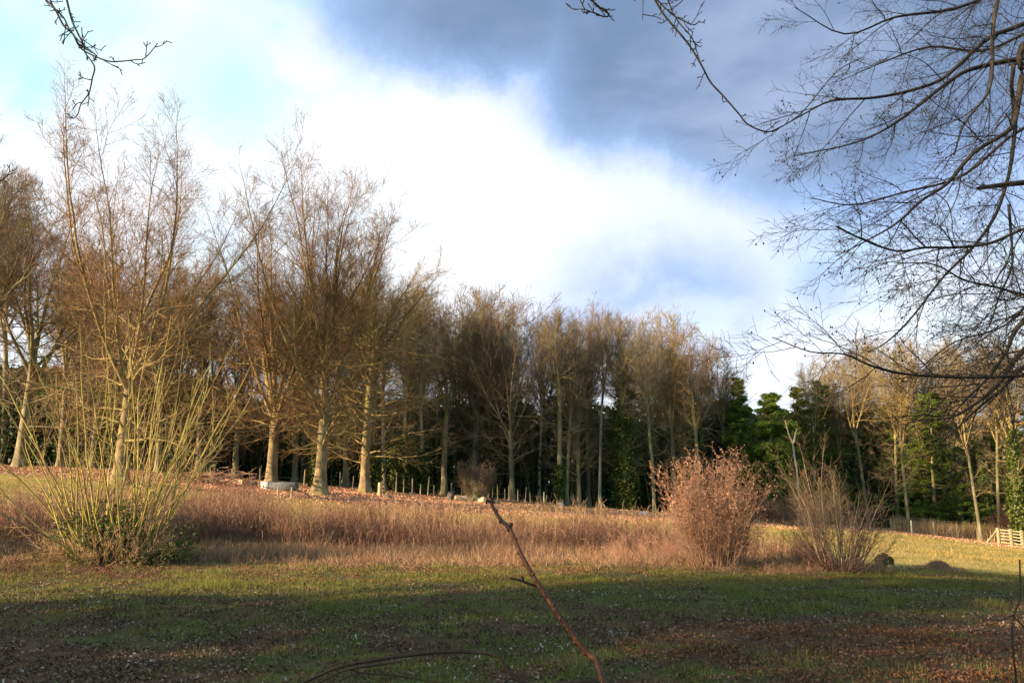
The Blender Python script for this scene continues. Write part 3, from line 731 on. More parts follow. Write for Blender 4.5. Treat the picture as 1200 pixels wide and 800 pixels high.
# ---- dark foliage added to block sky light in the wood's interior (reads as one mass)
def understory():
    rng = np.random.default_rng(77); mb = MB()
    n = 300000
    px = rng.uniform(-330, 1560, n); rowd = rng.choice([70, 76, 83, 92], n)
    d = rowd+rng.normal(size=n)*1.6-(px < 260)*9-(px > 1500)*0
    x = (px-600)/FPX*d*1.0
    hmax = 3.0+5.0*fbm(px, rowd*9, 60, 91)+(rowd-71)*.22+2.0*((px > 640) & (px < 880))
    hmax = hmax*np.where(px < 880, 1.0, 1.15)
    z = gz(x, d)+hmax*rng.random(n)**.8
    mb.cards(np.stack([x, d, z], 1), .28*(.5+rng.random(n))*np.where(rowd > 80, 1.9, 1.0), .75, 0, rng=rng)
    o = mb.build('far_wood_sky_blocker', M['holly']); tag(o, 'added dark foliage blocking sky light inside the wood', 'undergrowth', kind='stuff')
    # thin poles and dead stems standing in it
    m2 = MB(); n = 1500; px = rng.uniform(-250, 1480, n); d = rng.uniform(64, 80, n)-(px < 260)*8; x = (px-600)/FPX*d
    st = np.stack([x, d, gz(x, d)-.1], 1); dr = np.stack([rng.normal(size=n)*.12, rng.normal(size=n)*.12, np.ones(n)], 1)
    ln = rng.uniform(1.5, 7, n); pts = grow(st, dr, ln, 6, .05, .02, rng); r_ = taper(.008+ln*.005*rng.random(n), 6, .3); m2.tubes(pts, r_, 4, 0)
    s, dd, rd, t, par = kids(pts, r_, 8, .3, 1, 30, 60, rng, rr=.6); l2 = ln[par]*.3
    m2.tubes(grow(s, dd, l2, 3, .12, .05, rng), taper(np.full(len(s), .008), 3, .5), 3, 1)
    o = m2.build('far_wood_saplings', [M['wood_bark'], M['wood_twig']]); tag(o, 'thin bare saplings crowding the floor of the wood', 'saplings', kind='stuff')
understory()

# ---- ivy-covered trunks
def ivy_tree(px, d, toppy, hi, label, m=None, r=.16, n=5000, rad=.35, k=1, size=.16, seed=1):
    """a woodland tree whose lower stem carries an ivy coat"""
    rng = np.random.default_rng(seed)
    g = G(px, d); H = P(px, toppy, d)[2]-g[2]
    Tk, Cr, _, sk = bare_tree(seed=seed, H=H, r=r, hf=.55, lead=4, lead_ang=20, low=6, low_len=.16, limb=8, limb_len=.18, k=(6, 4, 3), tw=.0058, rmin=.011)
    t = thing('ivy_clad_tree', label, 'tree', g); Tk.build('trunk', M['wood_bark'], t); Cr.build('crown', [M['limb'], M['wood_twig_grey']], t)
    tr = sk[2][0]; h = P(px, hi, d)[2]-g[2]
    zz = np.linspace(0.0, min(h, tr[-1, 2]), 12); c = np.stack([np.interp(zz, tr[:, 2], tr[:, 0]), np.interp(zz, tr[:, 2], tr[:, 1]), zz], 1)
    leaf_coat(t, c, np.full(12, r*.8)+rad*np.sin(np.linspace(.3, 2.9, 12))*rng.uniform(.5, 1, 12), n, size, m or M['ivy'], rng=rng, jitter=rad*.5)
    return t
ivy_tree(436, 56, 330, 520, 'bright ivy on a slim trunk just right of the shaded beech trunk', seed=41, rad=.3, n=4500)
ivy_tree(472, 61, 345, 512, 'bushy green ivy-covered trunk among the fence stakes', seed=42, rad=.5, n=6000)
ivy_tree(493, 62, 350, 530, 'narrower ivy-covered trunk right of the bushy ivy one', seed=43, rad=.3, n=3500)
ivy_tree(366, 54, 330, 520, 'ivy-greened trunk half hidden behind the tallest beech', seed=44, rad=.12, n=2500)
ivy_tree(733, 63, 375, 420, 'ivy-clad dark tree left of the slim straight pale-trunked tree', seed=45, rad=.5, n=9000, r=.2)
ivy_tree(656, 61, 370, 545, 'yellow-green ivy-wrapped double trunk left of the grey boles', seed=46, rad=.10, n=2200, r=.2)
ivy_tree(1162, 63, 400, 470, 'ivy-patched tall tree just left of the gate', seed=47, rad=.22, n=4000, r=.18)
ivy_tree(1196, 56, 395, 480, 'ivy-spotted leaning tree rising over the gate end', seed=48, rad=.25, n=4000, r=.18)
ivy_tree(560, 68, 345, 440, 'dark ivy-wrapped tree above the pollard stump', seed=49, rad=.4, n=6000, r=.2)
ivy_tree(575, 66, 360, 500, 'tree with orange-lit foot and ivy right of the pollard', seed=50, rad=.2, n=3000, r=.14)

# ------------------------------------------------------------------ grasses, weeds, litter (uncountable)
def in_view(x, y, m=1.5): return np.abs(x) < .66*y+m
def scatter(n, y0, y1, rng, pw=1.0, mg=1.5):
    y = y0+(y1-y0)*rng.random(int(n*1.0))**pw
    x = (rng.random(len(y))*2-1)*(.66*y+mg)
    return x, y
def turf():
    rng = np.random.default_rng(5)
    mb = MB()
    x, y = scatter(560000, 4.5, 21, rng, .85)
    dn = fbm(x, y, 1.1, 20)*.6+fbm(x, y, .3, 24)*.4
    keep = rng.random(len(x)) < np.clip((dn-.36)*5, .08, 1)*(1-.85*zone_litter(x, y))*np.clip(.55+.45*y/17, .7, 1)
    x, y = x[keep], y[keep]; n = len(x)
    h = (.02+.05*rng.random(n))*(.3+1.5*dn[keep])*(1+1.3*np.clip((fbm(x, y, .7, 29)-.58)*6, 0, 1)); w = .006+.006*rng.random(n)
    mb.blades(np.stack([x, y, gz(x, y)-.005], 1), h, w, .7, 0, rng)
    o = mb.build('turf_grass', M['grass'], smooth=False); tag(o, 'short mossy green turf across the shaded foreground', 'grass', kind='stuff')
    mb = MB(); x, y = scatter(300000, 4.5, 22, rng, .9)
    z_ = zone_litter(x, y); keep = rng.random(len(x)) < (.50+.5*z_)*np.clip((fbm(x, y, .35, 77)-.33)*3.6, .14, 1)
    x, y = x[keep], y[keep]; n = len(x)
    sun_toned = (y > 15.5+.05*x) | (((x-4.0)**2/7+(y-9.6)**2/3.2) < 1.1)  # leaf tone split along the shade edge, plus an ellipse for the sun patch
    for sel, m_i, sz in ((~sun_toned, 0, .042), (sun_toned, 1, .042)):
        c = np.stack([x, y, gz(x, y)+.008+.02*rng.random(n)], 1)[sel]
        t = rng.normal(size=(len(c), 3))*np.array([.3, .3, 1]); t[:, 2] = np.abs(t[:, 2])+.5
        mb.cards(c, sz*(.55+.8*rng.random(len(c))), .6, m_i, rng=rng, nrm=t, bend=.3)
    o = mb.build('leaf_litter', [M['litter_shade'], M['litter']], smooth=False); tag(o, 'fallen brown leaves scattered over the near turf', 'fallen leaves', kind='stuff')
turf()

def dens_weeds(x, y):
    px = 600+FPX*x/y
    yb = np.interp(px, [-100, 0, 60, 200, 300, 500, 800, 900, 1000], [19.6, 19.6, 20.2, 21.6, 22.6, 22.8, 22.0, 20.6, 19.8])
    ye = np.interp(px, [-100, 0, 60, 200, 300, 500, 700, 800, 900, 1000], [24.5, 24, 25, 29, 30, 29.5, 29.5, 28, 23.5, 20.5])
    n = fbm(x, y, 3.5, 71)
    return np.clip((y-yb-1.2*(n-.5))/.8, 0, 1)*np.clip((ye-y+8*(n-.5))/3, 0, 1)*np.clip((960-px)/60, 0, 1)
def weeds():
    rng = np.random.default_rng(9)
    # dead reddish stalks
    x, y = scatter(90000, 19, 35, rng); w_ = dens_weeds(x, y)
    px = 600+FPX*x/y
    cl = fbm(x, y, 1.4, 73)
    keep = rng.random(len(x)) < w_*np.clip((cl-.40)*5.5, .05, 1)*np.interp(px, [-100, 60, 200, 480, 600, 900], [.9, .9, 1.0, .9, .55, .55])
    x, y, px = x[keep], y[keep], px[keep]; n = len(x)
    hh = np.interp(px, [-100, 60, 200, 450, 560, 900], [.8, .8, 1.15, 1.1, .70, .66])*(.45+.75*rng.random(n)**1.3)*(.45+1.1*fbm(x, y, 2.2, 75))
    st = np.stack([x, y, gz(x, y)-.03], 1); dr = np.stack([rng.normal(size=n)*.2, rng.normal(size=n)*.2, np.ones(n)], 1)
    pts = grow(st, dr, hh, 3, .09, .03, rng); mb = MB(); r_ = taper(.0055+.003*rng.random(n), 3, .45)
    mb.tubes(pts, r_, 3, 0)
    s, d, rd, t, par = kids(pts, r_, 5, .25, .97, 20, 60, rng, rr=.6); l2 = hh[par]*.30*(.4+rng.random(len(s)))
    mb.tubes(grow(s, d, l2, 1, .1, .1, rng), taper(np.full(len(s), .004), 1, .5), 3, 0)
    o = mb.build('dead_weed_stalks', [M['red_stem']]); tag(o, 'dead reddish-brown weed stalks standing in a band across the meadow', 'weeds', kind='stuff')
    # straw grasses: tangled fringe in front, and among the stalks
    mb = MB(); x, y = scatter(330000, 17.4, 36, rng, 1.35)
    px = 600+FPX*x/y; n_ = fbm(x, y, 2.5, 81)
    front = np.interp(px, [-100, 0, 150, 250, 900, 960, 1100, 1300], [18.6, 18.6, 18.8, 18.4, 18.1, 18.6, 20, 20])
    back = np.interp(px, [-100, 0, 900, 1000, 1100], [27, 27, 29, 21.0, 19.9])
    k2 = np.clip((y-front-3.4*(n_-.5)-1.2*(fbm(x, y, .6, 83)-.5))/.9, 0, 1)*np.clip((back-y)/4, 0, 1)*np.clip((1120-px)/100, 0, 1)
    keep = rng.random(len(x)) < k2*np.clip((fbm(x, y, .9, 85)-.25)*2.4, .12, 1)
    x, y = x[keep], y[keep]; n = len(x)
    h = (.12+.34*rng.random(n)**1.5)*np.clip((y-17.2)/3, .35, 1)*(.35+1.3*fbm(x, y, 1.3, 86)); 
    mb.blades(np.stack([x, y, gz(x, y)-.02], 1), h, .006+.006*rng.random(n), .55, 0, rng, segs=2)
    k3 = rng.random(n) < .3; c = np.stack([x, y, gz(x, y)+.03], 1)[k3]; q = grow(c, rng.normal(size=(len(c), 3))*np.array([1, 1, .5])+np.array([0, 0, .4]), .15+.3*rng.random(len(c)), 3, .3, -.05, rng); mb.tubes(q, taper(np.full(len(c), .004), 3, .6), 3, 1)
    o = mb.build('straw_grass', [M['straw'], M['brown_tangle']], smooth=False); tag(o, 'dry straw-coloured grass tangled along the front of the weeds', 'dry grass', kind='stuff')
    # a few tall light straws
    mb = MB(); x, y = scatter(1500, 18.6, 30, rng); keep = rng.random(len(x)) < dens_weeds(x, y); x, y = x[keep], y[keep]; n = len(x)
    hh = .8+.6*rng.random(n); pts = grow(np.stack([x, y, gz(x, y)], 1), np.stack([rng.normal(size=n)*.2, rng.normal(size=n)*.2, np.ones(n)], 1), hh, 4, .05, 0, rng)
    mb.tubes(pts, taper(np.full(n, .007), 4, .4), 3)
    s_, d_, rd_, t_, par_ = kids(pts, taper(np.full(n, .006), 4, .4), 5, .55, 1, 15, 50, rng); l_ = hh[par_]*.14
    mb.tubes(grow(s_, d_, l_, 2, .1, .05, rng), taper(np.full(len(s_), .004), 2, 1.2), 3)
    x, y = scatter(1500, 19, 29, rng); keep = rng.random(len(x)) < dens_weeds(x, y); x, y = x[keep], y[keep]; n = len(x)
    q = grow(np.stack([x, y, gz(x, y)], 1), np.stack([rng.normal(size=n)*.6, rng.normal(size=n)*.6, np.ones(n)], 1), 1.0+.9*rng.random(n), 8, .08, .0, rng, trop2=-.5)
    mb.tubes(q, taper(np.full(n, .006), 8, .5), 4, 1)
    o = mb.build('pale_straws', [M['tan_stem'], M['pink_twig']]); tag(o, 'scattered taller pale straws among the dead weeds', 'straws', kind='stuff')
    # meadow grass beyond
    mb = MB(); x, y = scatter(300000, 17.5, 64, rng, .9)
    px = 600+FPX*x/y; lt = zone_litter(x, y)
    k2 = np.clip((fbm(x, y, 3.5, 91)*.6+fbm(x, y, .9, 93)*.5-.28)*2.6, .08, 1)*(1-.85*lt)*(1-.95*dens_weeds(x, y))*np.clip((y-20)/8, .3, 1)*np.where((y < 20) & (px < 950), .15, 1)
    keep = rng.random(len(x)) < k2; x, y = x[keep], y[keep]; n = len(x)
    h = (.03+.07*rng.random(n))*(.4+1.3*fbm(x, y, 1.3, 95))*np.where(y > 30, 1.3, 1.0); mb.blades(np.stack([x, y, gz(x, y)-.01], 1), h, .012+.016*rng.random(n)*np.clip(y/35, .6, 1.5), .6, 0, rng)
    o = mb.build('meadow_grass', [M['grass_far']], smooth=False); tag(o, 'sunlit yellow-green meadow grass beyond the weeds', 'grass', kind='stuff')
    # beech leaves under the trees
    mb = MB(); x, y = scatter(130000, 30, 68, rng)
    keep = rng.random(len(x)) < zone_litter(x, y)*.9; x, y = x[keep], y[keep]; n = len(x)
    t = rng.normal(size=(n, 3))*np.array([.5, .5, 1]); t[:, 2] = np.abs(t[:, 2])+.4
    mb.cards(np.stack([x, y, gz(x, y)+.02+.04*rng.random(n)], 1), .10*(.6+.9*rng.random(n)), .65, 0, rng=rng, nrm=t, bend=.35)
    o = mb.build('beech_leaf_litter', [M['litter_pink']], smooth=False); tag(o, 'pinkish copper beech leaves covering the ground below the beeches', 'fallen leaves', kind='stuff')
    # rough straw along the right-hand fence
    mb = MB(); n = 9000; px = rng.uniform(1035, 1260, n); d = 62-(px-1035)*.03+rng.normal(size=n)*.8; x = (px-600)/FPX*d
    c = np.stack([x, d, gz(x, d)-.05], 1); h = (.3+1.0*rng.random(n))*(.5+.9*fbm(x, d, 2.0, 97))
    mb.blades(c, h, .02+.02*rng.random(n), .35, 0, rng, segs=2)
    o = mb.build('rough_hedge_grass', [M['tan_stem']], smooth=False); tag(o, 'pale rough grass and stems along the right-hand fence', 'dry grass', kind='stuff')
weeds()

# ------------------------------------------------------------------ shrubs
def shrub(name, label, base, spec, seed, extra=None):
    """spec: list of dict(n, spread, r, len, ang, mat, k, tw, ...) groups of stems"""
    rng = np.random.default_rng(seed); t = thing(name, label, 'shrub', base)
    outs = []
    for sp_ in spec:
        n = sp_['n']; a = rng.random(n)*6.28; rr = sp_['spread']*np.sqrt(rng.random(n))
        st = np.stack([np.cos(a)*rr, np.sin(a)*rr*.7, np.zeros(n)], 1)
        st[:, 2] = gz(st[:, 0]+base[0], st[:, 1]+base[1])-base[2]-.05
        an = np.radians(sp_['ang'][0]+(sp_['ang'][1]-sp_['ang'][0])*rng.random(n)**sp_.get('apw', .8))
        az = a+rng.normal(size=n)*.5
        dr = np.stack([np.sin(an)*np.cos(az), np.sin(an)*np.sin(az), np.cos(an)], 1)
        ln = sp_['len'][0]+(sp_['len'][1]-sp_['len'][0])*rng.random(n); ln = ln*np.interp(an, [0, 1.3], [1, .8])
        pts = grow(st, dr, ln, 9, sp_.get('wander', .045), sp_.get('trop', .03), rng)
        R = taper(sp_['r'][0]+(sp_['r'][1]-sp_['r'][0])*rng.random(n), 9, .18)
        mb = MB(); mb.tubes(pts, R, 6, 0)
        if sp_.get('k'):
            s, d, rd, tt, par = kids(pts, R, sp_['k'], sp_.get('t0', .35), .98, 22, 50, rng, rr=.5)
            l2 = (ln[par]*sp_.get('kl', .25)*(1.25-.8*tt)).clip(.08); q = grow(s, d, l2, 4, .09, .05, rng); Rq = taper(np.minimum(rd, .010), 4, .4); mb.tubes(q, Rq, 3, 1)
            outs.append(q)
            if sp_.get('k2'):
                s, d, rd, tt, par = kids(q, Rq, sp_['k2'], .2, 1, 22, 55, rng, rr=.6)
                l3 = (l2[par]*.5).clip(.06); q2 = grow(s, d, l3, 2, .1, .05, rng); mb.tubes(q2, taper(np.full(len(s), sp_.get('tw', .004)), 2, .6), 3, 1); outs.append(q2)
        mb.build(sp_['part'], sp_['mats'], t)
    return t, outs, rng

# yellow-green coppice at left
bl = G(134, 19.0)
t, outs, rng = shrub('hazel_coppice', 'large coppiced bush of arching yellow-green stems with ivy at its base', bl,
  [dict(part='stems', n=64, spread=.9, r=(.014, .030), len=(2.8, 6.7), ang=(2, 44), apw=.7, wander=.075, trop=.02, mats=[M['hazel'], M['hazel_twig']], k=5, kl=.2, t0=.25, k2=3),
   dict(part='stems', n=60, spread=1.2, r=(.006, .013), len=(.8, 3.0), ang=(5, 58), mats=[M['brown_stem'], M['brown_stem']], k=5, kl=.25, k2=3),
   dict(part='dead_twigs', n=260, spread=1.35, r=(.003, .007), len=(.4, 1.2), ang=(5, 75), wander=.12, mats=[M['tan_stem'], M['tan_stem']], k=6, kl=.4, k2=3)], 61)
mb = MB(); n = 30000
cc = np.array([(-.75, 0, .45), (-.3, -.2, .55), (.1, 0, .5), (.75, -.1, .35), (1.0, .1, .3), (-.1, .4, .7)]); ii = rng.integers(0, 6, n)
c = cc[ii]+rng.normal(size=(n, 3))*np.array([.34, .34, .30]); c[:, 2] = np.abs(c[:, 2]); keep = fbm(c[:, 0]*1.0, c[:, 2], .35, 9) > .44; c = c[keep]
mb.cards(c, .055*(.6+.8*rng.random(len(c))), .75, 0, rng=rng); mb.build('ivy', M['ivy'], t)
# copper-leaved shrub
bc = G(842, 19.3)
t, outs, rng = shrub('copper_shrub', 'dense rounded shrub holding pinkish copper leaves in the middle right of the meadow', bc,
  [dict(part='stems', n=120, spread=.5, r=(.007, .014), len=(1.6, 2.75), ang=(2, 27), wander=.05, trop=.02, mats=[M['brown_stem'], M['pink_twig']], k=8, kl=.28, t0=.15, k2=4, tw=.003),
   dict(part='stems', n=90, spread=.75, r=(.004, .009), len=(.7, 1.7), ang=(5, 36), mats=[M['brown_stem'], M['pink_twig']], k=6, kl=.35, t0=.15, k2=4, tw=.003)], 62)
q = outs[1]; i = rng.integers(0, len(q), 13000); c = q[i, rng.integers(1, 3, len(i))]+rng.normal(size=(len(i), 3))*.02
hgt = c[:, 2]; keep = rng.random(len(c)) < np.clip((hgt-.4)/1.3, .15, 1); c = c[keep]
mb = MB(); mb.cards(c, .045*(.6+.8*rng.random(len(c))), .5, 0, rng=rng); mb.build('leaves', M['copper'], t)
# lower bramble skirt left of it
mb_t, outs, rng = shrub('bramble_clump', 'low pinkish-brown bramble clump left of the copper-leaved shrub', G(768, 20.6),
  [dict(part='stems', n=110, spread=1.1, r=(.003, .007), len=(.4, .95), ang=(5, 60), wander=.12, mats=[M['pink_twig'], M['pink_twig']], k=7, kl=.35, t0=.2, k2=4, tw=.003)], 64)
# whitish-stemmed shrub
bwt = G(984, 19.2)
shrub('pale_shrub', 'open shrub with fanned purple-brown shoots and tall whitish stems inside', bwt,
  [dict(part='tall_stems', n=28, spread=.4, r=(.007, .015), len=(1.7, 3.4), ang=(2, 30), wander=.05, trop=.02, mats=[M['pale_stem'], M['thin_twig']], k=10, kl=.30, t0=.3, k2=5, tw=.003),
   dict(part='fan_shoots', n=110, spread=.45, r=(.007, .014), len=(1.0, 2.1), ang=(8, 60), apw=.6, wander=.04, trop=.01, mats=[M['plum_stem'], M['plum_stem']], k=5, kl=.25, k2=3)], 63)
shrub('red_shrub', 'red-brown twiggy bush behind the gate at the right edge', G(1207, 59),
  [dict(part='stems', n=120, spread=1.2, r=(.012, .02), len=(1.5, 3.2), ang=(5, 50), wander=.08, mats=[M['red_stem'], M['red_stem']], k=8, kl=.35, t0=.2, k2=5, tw=.010)], 65)
shrub('small_red_shrub', 'small reddish bush near the fence right of the copper-leaved shrub', G(904, 56),
  [dict(part='stems', n=60, spread=.6, r=(.012, .018), len=(.8, 2.0), ang=(5, 45), wander=.08, mats=[M['red_stem'], M['red_stem']], k=7, kl=.35, t0=.2, k2=4, tw=.010)], 66)
shrub('brown_thicket', 'low brown thicket between the conifers and the whitish shrub', G(945, 52),
  [dict(part='stems', n=60, spread=1.2, r=(.010, .018), len=(1.2, 3.0), ang=(5, 40), wander=.1, mats=[M['wood_twig_grey'], M['wood_twig']], k=8, kl=.3, t0=.2, k2=4, tw=.010)], 67)
# pollard with twiggy head
pb = G(557, 58)
t, outs, rng = shrub('pollard_stump', 'dark pollarded stump sprouting a fan of reddish twigs by the fence stakes', pb,
  [dict(part='shoots', n=150, spread=.75, r=(.012, .02), len=(.8, 3.2), ang=(2, 28), wander=.05, mats=[M['wood_bark'], M['wood_twig']], k=5, kl=.30, t0=.3, k2=4, tw=.010)], 68)
mb = MB(); zz = np.linspace(-.2, 1.5, 12); rr = np.interp(zz, [-.2, .2, 1.0, 1.5], [.75, .55, .50, .35]); a = np.arange(20)*2*math.pi/20
ring = np.stack([np.cos(a)[None]*rr[:, None]*(1+.12*np.sin(4*a+zz[:, None]*2)), np.sin(a)[None]*rr[:, None]*(1+.1*np.sin(3*a-zz[:, None])), np.broadcast_to(zz[:, None], (12, 20))+.05*np.sin(a*6)[None]], -1)
idx = np.arange(240).reshape(12, 20); mb.add(ring.reshape(-1, 3), np.stack([idx[:-1], np.roll(idx[:-1], -1, 1), np.roll(idx[1:], -1, 1), idx[1:]], -1).reshape(-1, 4)); mb.add(ring[-1], [list(range(20))])
mb.build('stump', M['wood_bark'], t)

# ------------------------------------------------------------------ fences, gate, posts
def sub(p, b): return np.asarray(p)-np.asarray(b)
def post_mb(h, w, lean=0.0, round_=True, seed=0):
    mb = MB(); rg_ = np.random.default_rng(seed)
    p = np.array([[0, 0, -.25], [lean*.3, 0, h*.3], [lean, rg_.normal()*.03, h]]); mb.tubes(p, np.array([w*.5, w*.48, w*.42]), 8, cap=True); return mb
def fence(label, posts, wires=(.45, .85, 1.1)):
    g0 = G(posts[0][0], posts[0][1]); t = thing('stake_fence', label, 'fence', g0); pts = []
    for i, (px, d, h, w, lean, m) in enumerate(posts):
        g = G(px, d); o = post_mb(h, w, lean, seed=i).build('post', M[m], t, loc=sub(g, g0)); pts.append(sub(g, g0))
    for wz in wires:
        mb = MB(); line = np.array([p+np.array([0, -.06, wz]) for p in pts]); mid = []
        for a_, b_ in zip(line[:-1], line[1:]): mid += [a_, (a_+b_)/2-np.array([0, 0, .02])]
        mid.append(line[-1]); mid = np.array(mid); mb.tubes(mid, np.full(len(mid), .006), 4); mb.build('wire', M['wire'], t)
    return t
fence('line of thin uneven pale stakes along the dark wood edge in the middle',
  [(304, 55, 1.0, .08, 0, 'post_grey'), (356, 56, 1.2, .11, .05, 'post'), (398, 57, 1.25, .09, 0, 'post_grey'), (413, 58, 1.0, .07, .05, 'post_grey'), (464, 58, 1.5, .10, .03, 'post_grey'), (473, 59, 1.1, .08, 0, 'post'),
   (483, 59, 1.2, .09, 0, 'post_grey'), (492.6, 60, .9, .1, .02, 'post'), (501, 60, 1.5, .10, .12, 'post'), (508.5, 60, .9, .09, 0, 'post'), (521, 61, 1.3, .10, .03, 'post'), (529, 61, 1.15, .11, 0, 'post_grey'),
   (541, 61, .8, .07, -.03, 'post'), (570.5, 62, 1.3, .10, 0, 'post'), (577, 62, .9, .08, .02, 'post'), (583.5, 62, 1.25, .10, -.05, 'post'), (591.6, 62, .9, .08, 0, 'post'), (597, 62, 1.2, .13, -.05, 'post'),
   (607, 62, .95, .10, 0, 'post'), (615.6, 62, 1.15, .08, .08, 'post_grey'), (621.6, 62, .8, .09, -.03, 'post'), (637.6, 62, .9, .13, 0, 'post_white'), (651, 62, 1.0, .10, 0, 'post'), (672, 63, 1.0, .08, 0, 'post_grey')], wires=(.5,))
fence('post and wire fence running down to the gate on the right',
  [(890.5, 60, 1.15, .08, 0, 'post'), (918, 60, 1.2, .14, 0, 'post'), (944.7, 60, 1.0, .12, 0, 'post'), (972, 60, 1.0, .1, 0, 'post'), (1004, 60, 1.0, .12, 0, 'post'), (1044.6, 59.5, .95, .12, 0, 'post'), (1068.6, 59, .9, .12, .03, 'post_white'),
   (1095.6, 58.5, .95, .13, -.03, 'post'), (1122, 58, .85, .13, 0, 'post'), (1146, 57, .85, .1, 0, 'post')])
# gate
g0 = G(1171, 55); g1 = G(1186, 54.4); g2 = G(1199, 53.8); g3 = G(1226, 53)
t = thing('field_gate', 'weathered wooden rail gate with thick posts at the right edge', 'gate', g0)
for g in (g0, g1, g2, g3):
    mb = MB(); mb.box((0, 0, .42), (.18, .18, 1.35), .1, bev=.02); mb.build('gate_post', M['post'], t, loc=sub(g, g0))
for k_, z_ in enumerate((.16, .38, .58, .78, .98)):
    for ga, gb in ((g0, g1), (g1, g2), (g2, g3)):
        a_, b_ = sub(ga, g0), sub(gb, g0); a_ = a_+np.array([.09, -.11, z_]); b_ = b_+np.array([-.09, -.11, z_])
        mb = MB(); mb.tubes(np.array([a_, (a_+b_)/2, b_]), np.array([.04, .043, .04]), 6, cap=True); mb.build('rail', M['post_grey' if k_ % 2 else 'post'], t)
mb = MB(); mb.tubes(np.array([[-.05, 0, .95], [-.85, .1, .05]]), np.array([.05, .05]), 6, cap=True); mb.build('brace', M['post'], t)
# crossed leaning poles by the wood
gp = G(704, 61); t = thing('crossed_poles', 'two short cut poles leaning together at the foot of the wood', 'poles', gp)
for a_, b_ in (((-.18, 0, -.1), (.02, 0, 1.05)), ((.55, .1, -.1), (-.05, .1, .75))):
    mb = MB(); mb.tubes(np.array([a_, b_], float), np.array([.06, .045]), 7, cap=True); mb.build('pole', M['post'], t)

# trough with white end, short posts, leaning pole
gt = G(329, 45); 
t = thing('water_trough', 'long grey metal trough with a white box end below the beeches', 'trough', gt, -.1)
def trough():
    mb = MB(); L_, W_, H_ = 1.55, .5, .42; th = .03
    for sx in (1, -1): mb.box((0.15, sx*(W_/2-th/2), H_/2+.06), (L_, th, H_), bev=.008)
    for ex in (1, -1): mb.box((0.15+ex*(L_/2-th/2), 0, H_/2+.06), (th, W_-2*th-.002, H_), bev=.008)
    mb.box((0.15, 0, .10), (L_-2*th-.004, W_-2*th-.004, .03)); mb.build('tank', M['trough'], t)
    for ex in (-.45, .75):
        m2 = MB(); m2.box((ex, 0, -.03), (.12, W_*.9, .18), bev=.01); m2.build('foot', M['post_grey'], t)
    m3 = MB(); m3.box((-.86, 0, .25), (.42, .56, .50), bev=.02); m3.box((-.86, 0, .505), (.46, .60, .03), bev=.008); m3.build('box_end', M['white_panel'], t)
trough()
for px, dd, h, w, m_, lab in ((325.5, 40, .52, .10, 'post', 'short yellowish post in front of the trough nearer the white box'), (341.5, 40, .60, .11, 'post', 'short post in front of trough touched by the leaning pole')):
    g = G(px, dd); o = post_mb(h, w).build('short_post', M[m_], loc=g); tag(o, lab, 'post')
ga = P(340, 567.5, 41); gb = G(367, 41.5); mb = MB(); gb[2] += .02
mb.tubes(np.array([ga-gb, (ga-gb)/2+np.array([0, 0, -.03]), (0, 0, 0.)]), np.array([.028, .035, .03]), 6, cap=True)
tag(mb.build('leaning_pole', M['post'], loc=gb), 'thin pale pole leaning down right from the short post by the trough', 'pole')
g = G(445, 50); o = post_mb(.85, .28).build('peeled_post', M['post_pink'], loc=g); tag(o, 'thick short peeled orange-pink post right of the shaded beech trunk', 'post')
g = G(480, 53); o = post_mb(.28, .18).build('small_stump', M['cut'], loc=g); tag(o, 'tiny cut stump in the leaf litter between peeled post and pollard', 'stump')
g = G(529.5, 55); mb = MB(); mb.lump((0, 0, .08), (.2, .18, .32), 5, rough=.5); tag(mb.build('grey_stump', M['grey_rock'], loc=g), 'small dark grey stump left of the pollard', 'stump')
g = G(454, 49.5); mb = MB(); mb.lump((0, 0, .06), (.25, .2, .16), 6); tag(mb.build('grey_stone', M['grey_rock'], loc=g), 'small grey stone beside the thick peeled post', 'stone')
def log(px, d, L_, r, rz, lab, m='log', seed=0, tilt=0.0, name='log'):
    g = G(px, d); rg_ = np.random.default_rng(seed); c, s_ = math.cos(rz), math.sin(rz); x = np.linspace(-L_/2, L_/2, 6)
    p = np.stack([x*c, x*s_, r*.8+x*tilt+rg_.normal(size=6)*r*.08], 1); t = thing(name, lab, 'log', g)
    mb = MB(); mb.tubes(p, r*(1+.08*rg_.normal(size=6)), 12); mb.build('bark', M[m], t)
    for e, q in ((0, -1), (-1, 1)):
        m2 = MB(); m2.tubes(np.array([p[e], p[e]+np.array([c, s_, 0])*q*.012]), np.array([r*.97, r*.93]), 12, cap=True); m2.build('cut_end', M['cut'], t)
log(540, 56, .8, .20, .3, 'pale log lying just left of the pollard foot', 'post_pink', 1)
log(562, 55, .8, .20, -.5, 'largest pale log lying just right of the pollard foot', 'post_pink', 2)
log(575, 56, 1.2, .10, .1, 'thin branch log lying right of the large pale log', 'log', 3)
log(268, 47, .9, .18, .2, 'pale log at the left end of the log heap beside the beech', 'post_pink', 4)
log(281, 48, .7, .20, -.4, 'stubby log with orange cut end in the middle of the log heap', 'post_pink', 5)
log(292, 48, .9, .17, .5, 'darker log at the heap end nearest the beech trunk', 'log', 6)
log(246, 48, 1.3, .15, .1, 'long thin log at the far left of the log heap', 'log', 7)
log(932, 56, 1.2, .12, 0, 'dark thin log on the grass below the conifers', 'log', 8)
for px, d, r, lab, sd in ((755, 56, (.30, .22, .2), 'white stone on the grass below the slim pale-trunked tree', 7), (657, 60, (.28, .24, .24), 'pinkish pale stone at the foot of the ivy-wrapped trunk', 8)):
    g = G(px, d); mb = MB(); mb.lump((0, 0, r[2]*.5), r, sd); tag(mb.build('stone', M['stone'], loc=g), lab, 'stone')
